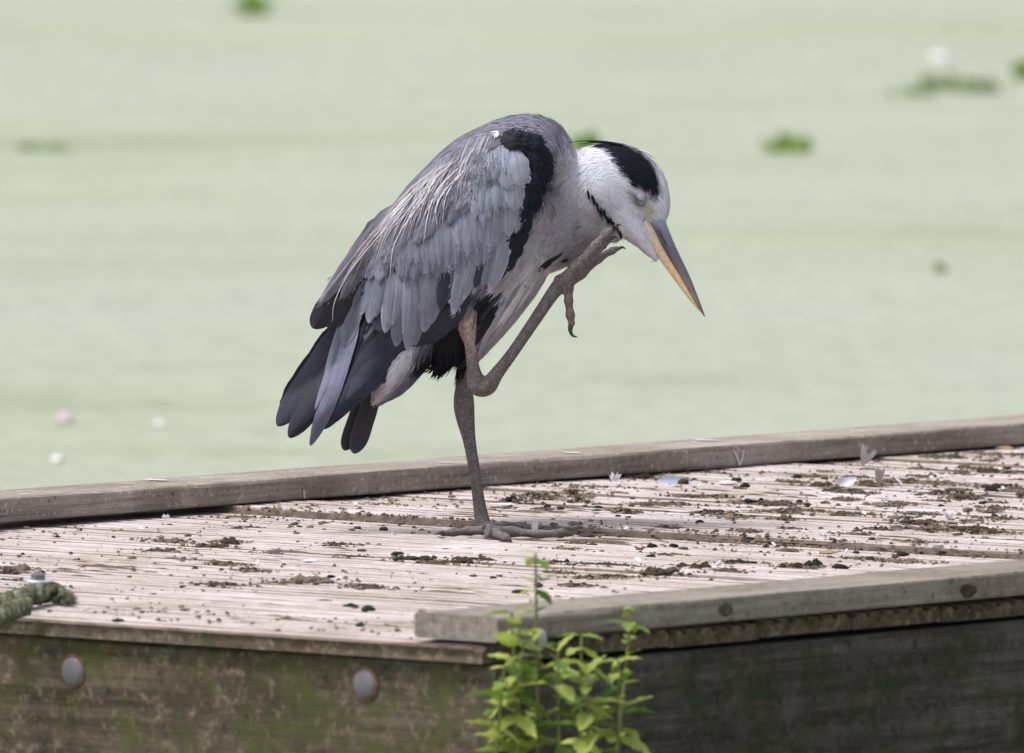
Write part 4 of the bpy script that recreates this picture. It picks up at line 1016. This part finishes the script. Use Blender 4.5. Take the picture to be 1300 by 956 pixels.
for (u, v_, w_, h_, m_) in [(150, 785, 16, 6, 'dark_dropping'), (232, 743, 11, 5, 'dark_dropping'), (250, 740, 8, 5, 'dark_dropping'), (410, 761, 24, 5, 'dark_dropping'), (235, 772, 14, 4, 'brown_dirt'), (455, 675, 8, 5, 'dark_dropping'), (505, 700, 18, 9, 'dark_dropping'), (695, 640, 9, 6, 'dark_dropping'), (712, 643, 10, 6, 'dark_dropping'), (757, 646, 12, 4, 'dark_dropping'), (888, 660, 12, 8, 'dark_dropping'), (940, 652, 8, 6, 'dark_dropping'),
        (828, 690, 14, 8, 'dark_dropping'), (855, 690, 12, 7, 'dark_dropping'), (1145, 700, 16, 10, 'dark_dropping'), (826, 704, 14, 8, 'dark_dropping'), (660, 748, 22, 8, 'dark_dropping'), (626, 731, 9, 5, 'dark_dropping'), (601, 729, 10, 5, 'brown_dirt'), (946, 613, 12, 10, 'dark_dropping'), (935, 606, 14, 9, 'dark_dropping'), (1012, 602, 12, 9, 'dark_dropping'), (1060, 618, 18, 13, 'green_dropping'), (1225, 598, 16, 10, 'dark_dropping'), (1160, 660, 12, 9, 'dark_dropping'), (1248, 636, 12, 6, 'dark_dropping'),
        (1262, 652, 8, 6, 'dark_dropping'), (1195, 640, 10, 6, 'dark_dropping'), (1216, 676, 14, 6, 'brown_dirt'), (1091, 672, 10, 6, 'brown_dirt'), (1183, 602, 14, 9, 'brown_dirt'), (1015, 634, 9, 7, 'dark_dropping'), (868, 608, 16, 12, 'green_dropping'), (700, 656, 6, 4, 'dark_dropping'), (785, 653, 9, 4, 'dark_dropping'), (778, 658, 7, 4, 'dark_dropping'), (1280, 684, 8, 5, 'dark_dropping'), (1278, 614, 14, 8, 'dark_dropping'), (1258, 618, 18, 11, 'dark_dropping')]:
    place('dropping', rng.choice(CL[m_]), u, v_, w_, h_, 'small %s bird dropping lying %s' % (TONE[m_], zone(u, v_)), 'dropping', '%s droppings %s' % (TONE[m_], zone(u, v_)))
k = 0
while k < 60:
    u = rng.uniform(620, 1300); v_ = rng.uniform(566, 700); a, c_, _ = jloc(G(u, v_))
    if not (0.5 < c_ < cf - .02) or rng.random() > .15 + .9 * max(0, (u - 620) / 680) * max(0, (700 - v_) / 120): continue
    m_ = rng.choice(['dry_dirt', 'dry_dirt', 'brown_dirt']); w_ = rng.uniform(10, 26)
    place('dirt_cake', rng.choice(CK[m_]), u, v_, w_, w_ * .26, 'loose flat cake of %s dirt %s' % (TONE[m_], zone(u, v_)), 'dirt', '%s dirt cakes %s' % (TONE[m_], zone(u, v_)), ang=math.atan2(DC.y, DC.x) + rng.uniform(-.3, .3), sq=rng.uniform(.9, 1.6)); k += 1
# more scattered clods: thick towards the far kerb and the far end, as in the photograph
cnt = 0
while cnt < 130:
    u = rng.uniform(-10, 1310); v_ = rng.uniform(570, 760)
    a, c_, _ = jloc(G(u, v_))
    if not (0.03 < c_ - 0.12 and c_ < cf - 0.02): continue
    dens = 0.10 + 0.55 * max(0, (c_ - cf + 0.6) / 0.6) + 0.8 * max(0, min(1, (u - 700) / 450)) * max(0, min(1, (710 - v_) / 60)) + 0.9 * max(0, nz(a * 3.1, c_ * 1.6, 4.0))
    if rng.random() > dens: continue
    w_ = 5 + 9 * rng.random() ** 2; m_ = rng.choice(['dry_dirt', 'brown_dirt', 'brown_dirt', 'brown_dirt', 'dark_dropping'])
    place('dirt_clod', rng.choice(CL[m_]), u, v_, w_, w_ * rng.uniform(.4, .65), 'small crumbly %s clod lying %s' % (TONE[m_], zone(u, v_)), 'dirt', 'small %s clods %s' % (TONE[m_], zone(u, v_))); cnt += 1
# crumbs: nobody could count them
V, F = [], []
cakes = [(jloc(o_.location), o_.scale.x) for o_ in scene.objects if o_.name.startswith('dirt_cake')]
ridge_a = STEPK * (BW_ + GAP) - .006
tet = [(1, 0, -.2), (-.5, .87, -.2), (-.5, -.87, -.2), (.1, .1, 1), (-.4, -.5, .7)]
tf = [(0, 1, 3), (1, 2, 4), (1, 4, 3), (2, 0, 4), (0, 3, 4)]
n_cr = 0
while n_cr < 34000:
    pickm = rng.random()
    if pickm < .52:
        (ka, kc, _), ks = rng.choice(cakes); a = ka + rng.gauss(0, ks * .75); c_ = kc + rng.gauss(0, ks * 1.3)
    elif pickm < .60: a = ridge_a + rng.gauss(0, .006); c_ = rng.uniform(.15, cf)
    else: a = rng.uniform(0.02, AL - .05); c_ = rng.uniform(0.11, cf)
    if not (.02 < a < AL - .05 and .11 < c_ < cf): continue
    dens = 0.018 + 0.75 * max(0, 1 - (cf - c_) / 0.28) ** 1.3 + 0.9 * max(0, nz(a * 4.3, c_ * 2.0, 4.0) - .05) + 1.3 * max(0, nz(a * 11, c_ * 4.5, 14.0) - .12) + 0.10 * max(0, min(1, (a - 1.0)))
    if pickm >= .60 and rng.random() > dens * 2: continue
    s = 0.0007 + 0.0036 * rng.random() ** 3.5; z = deck_z(a) - .0005; an = rng.uniform(0, 6.28); ca, sa_ = math.cos(an), math.sin(an); st_ = rng.uniform(.7, 1.7)
    o_ = len(V)
    for x, y, zz in tet:
        x += rng.uniform(-.3, .3); y += rng.uniform(-.3, .3)
        V.append((a + s * (x * ca - y * sa_), c_ + s * st_ * (x * sa_ + y * ca), z + s * .65 * (zz + rng.uniform(-.15, .25))))
    F += [tuple(i + o_ for i in f_) for f_ in tf]; n_cr += 1
me = make_mesh('dirt_crumbs', V, F, M['brown_dirt'], smooth=False); me.materials.append(M['dry_dirt']); me.materials.append(M['dark_dropping'])
me.polygons.foreach_set('material_index', [(i // 5 * 7919 % 10 > 3) + (i // 5 * 7919 % 10 > 8) for i in range(len(me.polygons))])
o = obj('dirt_crumbs', me, None, C0); o.rotation_euler = (0, 0, JROT)
tag(o, 'fine brown dirt crumbs strewn over the deck boards', 'dirt', kind='stuff')

# moulted feathers on the deck
def plume_obj(name, base, tip_, width, mat, label, cat='feather', curl=0.01, fluff=0, group=None, spread=1.1):
    e = tip_ - base; L_ = e.length; V, F = [], []
    side = e.cross(Vector((0.2, -0.9, 0.35))).normalized(); up = side.cross(e).normalized()
    if fluff:
        for k in range(fluff):
            d_ = (e.normalized() + side * rng.uniform(-spread, spread) + up * rng.uniform(-.5, .6) * min(1, spread)).normalized(); l2 = L_ * rng.uniform(.6, 1.1); w2 = width * rng.uniform(.6, 1.2)
            s2 = d_.cross(Vector((0, -1, 0.2))).normalized() * w2; o_ = len(V); m_ = base + d_ * l2 * .5 + up * l2 * .06
            V += [base - s2 * .5, base + s2 * .5, m_ + s2, m_ - s2, base + d_ * l2]; F += [(o_, o_ + 1, o_ + 2, o_ + 3), (o_ + 3, o_ + 2, o_ + 4)]
    else:
        n_ = 12
        for i in range(n_ + 1):
            t_ = i / n_; pr = math.sin(math.pi * min(1, .08 + t_ * .92)) ** .6
            for s in (-1, -.4, 0, .4, 1):
                V.append(base + e * t_ + side * (s * width * pr) + up * (curl * (4 * t_ * (1 - t_)) + .25 * width * (s * s) * 1.2))
        for i in range(n_):
            for j in range(4): q_ = i * 5 + j; F.append((q_, q_ + 1, q_ + 6, q_ + 5))
    o = obj(name, make_mesh(name, [v_ - base for v_ in V], F, M[mat]), None, base)
    return tag(o, label, cat, group)
def dp(u, v_, h=0.0): p = deck_point(u, v_); return Vector((p.x, p.y, p.z + h))
def raised(p, u, v_): return P(u, v_, p.y)
b_ = dp(1076, 622); plume_obj('feather', raised(b_, 1062, 611), raised(b_, 1088, 607), .006, 'white_feather', 'white curled feather cupped between two green droppings', curl=-.012)
b_ = dp(1094, 592); plume_obj('feather', b_, raised(b_, 1106, 566), .0022, 'grey_feather', 'pale grey triangular feather standing against the far kerb', fluff=30, spread=.45)
b_ = dp(1116, 612); plume_obj('feather', b_, raised(b_, 1117, 591), .002, 'grey_feather', 'short grey feather standing upright amid dirt clods', fluff=26, spread=.4)
b_ = dp(1146, 615); plume_obj('feather', b_, raised(b_, 1134, 604), .0018, 'white_feather', 'thin white quill lying beside a grey feather', curl=.001)
b_ = dp(1204, 660); plume_obj('down_feather', b_, raised(b_, 1206, 648), .0012, 'white_feather', 'star shaped white down feather on a dirt patch', fluff=14)
b_ = dp(211, 660); plume_obj('down_feather', b_, raised(b_, 210, 651), .0016, 'white_feather', 'white down tuft at the foot of the far kerb beside a bare board end', fluff=12)
b_ = dp(675, 614); plume_obj('down_feather', b_, raised(b_, 675, 601), .002, 'white_feather', 'white down tuft against the far kerb behind the standing leg', fluff=14)
b_ = dp(780, 611); plume_obj('down_feather', b_, raised(b_, 781, 599), .002, 'white_feather', 'white down tuft against the far kerb beside a dark dirt heap', fluff=14)
b_ = dp(355, 654); plume_obj('dry_sprig', b_, raised(b_, 351, 632), .0008, 'buff_chip', 'dry straw coloured sprig standing by the far kerb', 'sprig', fluff=9)
b_ = dp(679, 677); plume_obj('feather', b_, raised(b_, 677, 660), .0024, 'white_feather', 'small pinkish white feather standing behind the longest toe', fluff=12, spread=.28)
b_ = dp(853, 613); plume_obj('feather', dp(835, 613, .003), dp(880, 614, .003), .005, 'blue_feather', 'blue grey feather lying flat near the far kerb', curl=.001)
b_ = dp(832, 680); plume_obj('feather', dp(826, 682, .002), dp(838, 678, .005), .003, 'white_feather', 'tiny white feather scrap on the packed dirt ridge', curl=.001)
for (u, v_, ru, rv) in [(575, 695, 22, 2.2), (925, 612, 12, 2), (395, 712, 14, 2), (1165, 648, 16, 2), (640, 640, 14, 2)]:
    if not ru: continue
    p = deck_point(u, v_); s = (p - CAM).length / FPX; V = [(0, 0, .0016)]; F = []; n_ = 40
    for i in range(n_):
        an = 2 * math.pi * i / n_; q_ = 1 + .8 * nz(math.cos(an) * 1.6 + u, math.sin(an) * 1.6, 3) + .2 * nz(math.cos(an) * 5, math.sin(an) * 5, u)
        V.append((ru * s * q_ * math.cos(an), rv * s * 9 * q_ * math.sin(an), .0006))
    F = [(0, 1 + i, 1 + (i + 1) % n_) for i in range(n_)]
    tag(obj('dropping_splash', make_mesh('dropping_splash', V, F, M['splash']), None, p), 'dried white splash of bird dropping on the deck boards', 'dropping', 'white splashes on the deck')

k = 0
while k < 26:
    u = rng.uniform(150, 1290); v_ = rng.uniform(585, 740); a, c_, _ = jloc(G(u, v_))
    if not (0.2 < c_ < cf - .03): continue
    b_ = dp(u, v_); an = rng.uniform(0, 6.28); l_ = rng.uniform(.004, .010)
    plume_obj('feather_scrap', b_ + Vector((0, 0, .0015)), b_ + Vector((l_ * math.cos(an), l_ * math.sin(an), rng.uniform(.002, .006))), rng.uniform(.0012, .0028), 'white_feather', 'tiny white feather scrap caught among dirt %s' % zone(u, v_), curl=.001, group='white feather scraps %s' % zone(u, v_)); k += 1
# ------------------------------------------------------------------ rope with its washer and bolt
rope = empty('mooring_rope', dp(48, 766)); tag(rope, 'thick mossy twisted rope bolted down through a steel washer at the deck edge', 'rope')
RI = Vector(rope.location)
def rope_path(pts, r, name='rope_length', turns=75):
    pp = [Vector(q_) for q_ in catmull([tuple(p_) for p_ in pts], 16)]; parts = []; L_ = 0; n_ = len(pp); acc = [0]
    for i in range(1, n_): L_ += (pp[i] - pp[i - 1]).length; acc.append(L_)
    for k in range(3):
        path = []
        for i, p_ in enumerate(pp):
            t_ = (pp[min(i + 1, n_ - 1)] - pp[max(i - 1, 0)]).normalized(); b1 = t_.cross(Vector((0, 0, 1))).normalized(); b2 = b1.cross(t_)
            an = acc[i] * turns + k * 2.094
            path.append((p_ + b1 * (r * .58 * math.cos(an)) + b2 * (r * .58 * math.sin(an)) - RI, r * .45, r * .45))
        parts.append(loft(path, 10, 2))
    V, F = join(parts); return obj(name, make_mesh(name, V, F, M['rope']), rope)
rr_ = 0.0118
rope_path([dp(-70, 792, .006), dp(-30, 786, rr_), dp(4, 779, rr_), dp(36, 771, rr_ + .001), dp(62, 765, rr_), dp(74, 766, rr_ * .9)], rr_)
rope_path([dp(56, 758, rr_), dp(72, 762, rr_ * .8), dp(84, 769, rr_ * .7)], rr_ * .75, 'rope_end')
e0 = dp(14, 792, rr_ * 1.0)
rope_path([dp(32, 783, rr_), dp(14, 789, rr_), dp(-4, 796, rr_ * .7), dp(-22, 800, -.01), dp(-40, 801, -.10), dp(-46, 801, -.30)], rr_ * .95)
V, F = [], []
for k in range(60):
    b_ = dp(84, 769, rr_ * .7) + Vector((rng.gauss(0, .003), rng.gauss(0, .006), rng.gauss(0, .003))) - RI
    d_ = Vector((.012, rng.gauss(-.002, .006), rng.gauss(-.001, .004))); o_ = len(V)
    V += [b_ + Vector((0, 0, .0007)), b_ - Vector((0, 0, .0007)), b_ + d_]; F.append((o_, o_ + 1, o_ + 2))
obj('frayed_end', make_mesh('frayed_end', V, F, M['rope']), rope)
wp = dp(48, 766, rr_ * 2.1) - RI
V, F = [], []; n_ = 28
for (r_, z_) in ((.0165, -.0006), (.0168, .0018), (.016, .0026), (.006, .0026)):
    for k in range(n_): an = 2 * math.pi * k / n_; V.append((r_ * math.cos(an), r_ * math.sin(an), z_))
for i in range(3):
    for k in range(n_): k2 = (k + 1) % n_; F.append((i * n_ + k, i * n_ + k2, (i + 1) * n_ + k2, (i + 1) * n_ + k))
F.append(tuple(range(n_ - 1, -1, -1)))
wa = obj('washer', make_mesh('washer', V, F, M['steel'], smooth=False), rope, wp); wa.rotation_euler = (R(5), R(3), 0)
V, F = [], []
for (r_, z_) in ((.0078, .0022), (.0080, .0030), (.0080, .0082), (.0068, .0092)):
    for k in range(6): an = math.pi / 3 * k + .2; V.append((r_ * math.cos(an), r_ * math.sin(an), z_))
for i in range(3):
    for k in range(6): k2 = (k + 1) % 6; F.append((i * 6 + k, i * 6 + k2, (i + 1) * 6 + k2, (i + 1) * 6 + k))
F.append(tuple(18 + k for k in range(6)))
bh = obj('bolt', make_mesh('bolt', V, F, M['cap'], smooth=False), rope, wp); bh.rotation_euler = (R(5), R(3), 0)
V, F = loft([(Vector((0, 0, -.03)), .005, .005), (Vector((0, 0, .001)), .005, .005)], 10, 1)
obj('bolt_shank', make_mesh('bolt_shank', V, F, M['cap']), rope, wp)

# ------------------------------------------------------------------ nettles in front of the jetty corner
def nettle_leaf(seed):
    V, F = [], []; n_ = 14
    for i in range(n_ + 1):
        t_ = i / n_; w_ = .225 * math.sin(math.pi * min(1, t_ * .97 + .03)) ** .75 * (1 - .45 * t_) * 1.35
        ser = 1.0 + (.14 if i % 2 else -.10) * (0 < i < n_)
        for s in (-1, -.5, 0, .5, 1):
            V.append((t_, s * w_ * (ser if abs(s) == 1 else 1), .10 * abs(s) * w_ * 3 - .16 * t_ * t_ + .02 * math.sin(t_ * 20 + seed) * abs(s)))
    for i in range(n_):
        for j in range(4): q_ = i * 5 + j; F.append((q_, q_ + 5, q_ + 6, q_ + 1))
    return make_mesh('leaf', V, F, M['nettle_leaf'])
LEAF = [nettle_leaf(k) for k in range(3)]
def nettle(top, bottom, y, label, nodes, smax, lean=0.0, first=0.3, gap=None, top_tuft=True, face=0.0):
    t0 = P(top[0], top[1], y); b0 = P(bottom[0], bottom[1], y); b0.z = WATER_Z - .0
    root = empty('nettle', b0); tag(root, label, 'plant')
    b0.x += rng.uniform(-.02, .02); root.location = b0; mid = b0.lerp(t0, .5) + Vector((lean + rng.uniform(-.014, .014), .01, 0))
    pp = [Vector(q_) for q_ in catmull([tuple(b0), tuple(mid), tuple(t0)], 14)]; n_ = len(pp)
    V, F = loft([(p_ - b0, .0034 - .0022 * i / n_, .0034 - .0022 * i / n_) for i, p_ in enumerate(pp)], 8, 1)
    obj('stem', make_mesh('stem', V, F, M['stem']), root)
    H_ = (t0 - b0).length
    for k, (drop, size) in enumerate(nodes):
        f_ = max(0, 1 - drop * rng.uniform(.9, 1.1) / H_); x = f_ * (n_ - 1); i = min(int(x), n_ - 2); p_ = pp[i].lerp(pp[i + 1], x - i)
        az = face + k * math.pi / 2 * 0.9 + rng.uniform(-.6, .6)
        for s in (0, math.pi):
            lf = obj('leaf', rng.choice(LEAF), root, p_ - b0)
            pitch = -R(rng.uniform(-30, 32) + (22 if drop < .006 else 0)); sz = size * rng.uniform(.6, 1.25)
            lf.rotation_euler = (rng.uniform(-.35, .35), pitch, az + s + rng.uniform(-.3, .3)); lf.scale = (sz, sz * rng.uniform(.85, 1.15), sz)
    return root
def ladder(n_, d0, dd, s0, s1): return [(d0 + dd * .8 * k, 1.2 * s0 + 1.0 * (s1 - s0) * min(1, k / 3)) for k in range(int(.17 / (dd * .8)))]
nettle((680, 702), (668, 956), -1.92, 'tallest nettle, a thin brown stem topped by two small leaves above the kerb', [(0.001, .014), (.006, .024), (.008, .018), (.022, .014), (.034, .028), (.038, .022), (.050, .014), (.058, .018), (.075, .018), (.10, .026), (.12, .03), (.145, .034), (.17, .034)], .03, .004, face=.15)
nettle((650, 778), (640, 956), -1.96, 'bushy bright nettle rising against the sawn end of the near kerb', ladder(9, .001, .016, .026, .038), .036, face=.2)
nettle((665, 800), (672, 956), -1.93, 'short dense nettle growing below the pale round cap', ladder(7, .001, .017, .022, .036), .034, face=1.2)
nettle((738, 806), (735, 956), -1.86, 'broad light green nettle in the middle of the clump', ladder(7, .001, .017, .024, .038), .036, -.002, face=.1)
nettle((802, 770), (796, 956), -1.78, 'two tiered nettle with a star of leaves over the dark board ends', [(.001, .013), (.002, .016), (.006, .024), (.018, .030), (.020, .026), (.036, .026), (.050, .030), (.062, .032), (.085, .034), (.11, .036), (.135, .036)], .034, .002, face=.05)
nettle((708, 826), (708, 956), -1.93, 'low spreading nettle at the heart of the clump', ladder(6, .001, .015, .022, .032), .034, face=.2)
nettle((785, 838), (782, 956), -1.84, 'low leafy nettle under the star topped stem', ladder(6, .001, .018, .024, .036), .034, face=.3)
nettle((640, 846), (628, 956), -1.98, 'outermost low nettle leaning past the jetty corner', ladder(5, .001, .019, .022, .034), .034, -.004, face=.0)
nettle((745, 856), (748, 956), -1.93, 'short nettle shoot in front of the broad light green nettle', ladder(5, .001, .017, .024, .034), .034, face=.2)

# ------------------------------------------------------------------ weed clumps and scraps afloat on the pond
def weed(u, v_, wpx, hpx, label, dens=24):
    c_ = G(u, v_ + hpx * .5, WATER_Z); s = (c_ - CAM).length / FPX
    V, F = [], []
    for k in range(dens):
        x = max(-.55, min(.55, rng.gauss(0, .3))) * wpx * s; y = max(-.5, min(.5, rng.gauss(0, .25))) * wpx * s; h = rng.uniform(.5, 1.5) * hpx * s; an = rng.uniform(0, 6.28); w_ = rng.uniform(.10, .2) * hpx * s + .012
        dx, dy = math.cos(an), math.sin(an); o_ = len(V); lean = rng.uniform(.1, .6) * h
        V += [(x - dy * w_ * .3, y + dx * w_ * .3, -.005), (x + dy * w_ * .3, y - dx * w_ * .3, -.005), (x + dx * lean * .5 + dy * w_, y + dy * lean * .5 - dx * w_, h * .6), (x + dx * lean * .5 - dy * w_, y + dy * lean * .5 + dx * w_, h * .6), (x + dx * lean, y + dy * lean, h)]
        F += [(o_, o_ + 1, o_ + 2, o_ + 3), (o_ + 3, o_ + 2, o_ + 4)]
    o_ = len(V); V.append((0, 0, .012))
    for k in range(16): an = 2 * math.pi * k / 16; q_ = 1 + .4 * nz(math.cos(an), math.sin(an), u); V.append((1.0 * wpx * s * .6 * q_ * math.cos(an), .6 * wpx * s * q_ * math.sin(an), .002))
    F += [(o_, o_ + 1 + k, o_ + 1 + (k + 1) % 16) for k in range(16)]
    o = obj('floating_weed', make_mesh('floating_weed', V, F, M['dull_weed_leaf' if ('dull' in label or 'dark' in label or 'olive' in label or 'broad' in label) else 'weed_leaf']), None, c_); tag(o, label, 'plant')
weed(322, 6, 40, 26, 'bright green leafy tuft afloat on the farthest duckweed')
weed(738, 181, 30, 24, 'green leafy tuft on the duckweed just beyond the nape plumes')
weed(1000, 184, 54, 20, 'flat bright green leafy patch alone on the duckweed, brightest of all')
weed(1162, 116, 56, 12, 'dull green leafy tuft in a row of three on the duckweed', 18)
weed(1196, 106, 40, 16, 'dark green ragged tuft in a row of three on the duckweed', 20)
weed(1246, 110, 60, 16, 'broad green leafy tuft in a row of three on the duckweed', 26)
weed(1302, 90, 26, 22, 'green leafy tuft apart from the row of three on the duckweed', 22)
weed(1194, 340, 10, 13, 'tiny olive sprig alone on open duckweed', 6)
weed(60, 186, 60, 10, 'low dark green smear of weed on grey duckweed', 10)
def scrap(u, v_, wpx, mat, label, cat):
    c_ = G(u, v_, WATER_Z); s = (c_ - CAM).length / FPX
    o = obj('floating_feather' if cat == 'feather' else 'floating_petal', clod_mesh('scrap', u, mat, 2, .7, .5), None, c_ + Vector((0, 0, wpx * s * .1))); o.scale = (wpx * s * .5, wpx * s * .9, wpx * s * .45); tag(o, label, cat)
scrap(82, 536, 26, 'pink_petal', 'pinkish petal scrap afloat on the duckweed', 'petal')
scrap(72, 586, 18, 'white_feather', 'small white feather afloat close to the far kerb', 'feather')
scrap(201, 540, 14, 'white_feather', 'small white feather afloat abreast of the pinkish petal', 'feather')
scrap(1194, 76, 22, 'white_feather', 'white feather afloat beside the row of three weed tufts', 'feather')
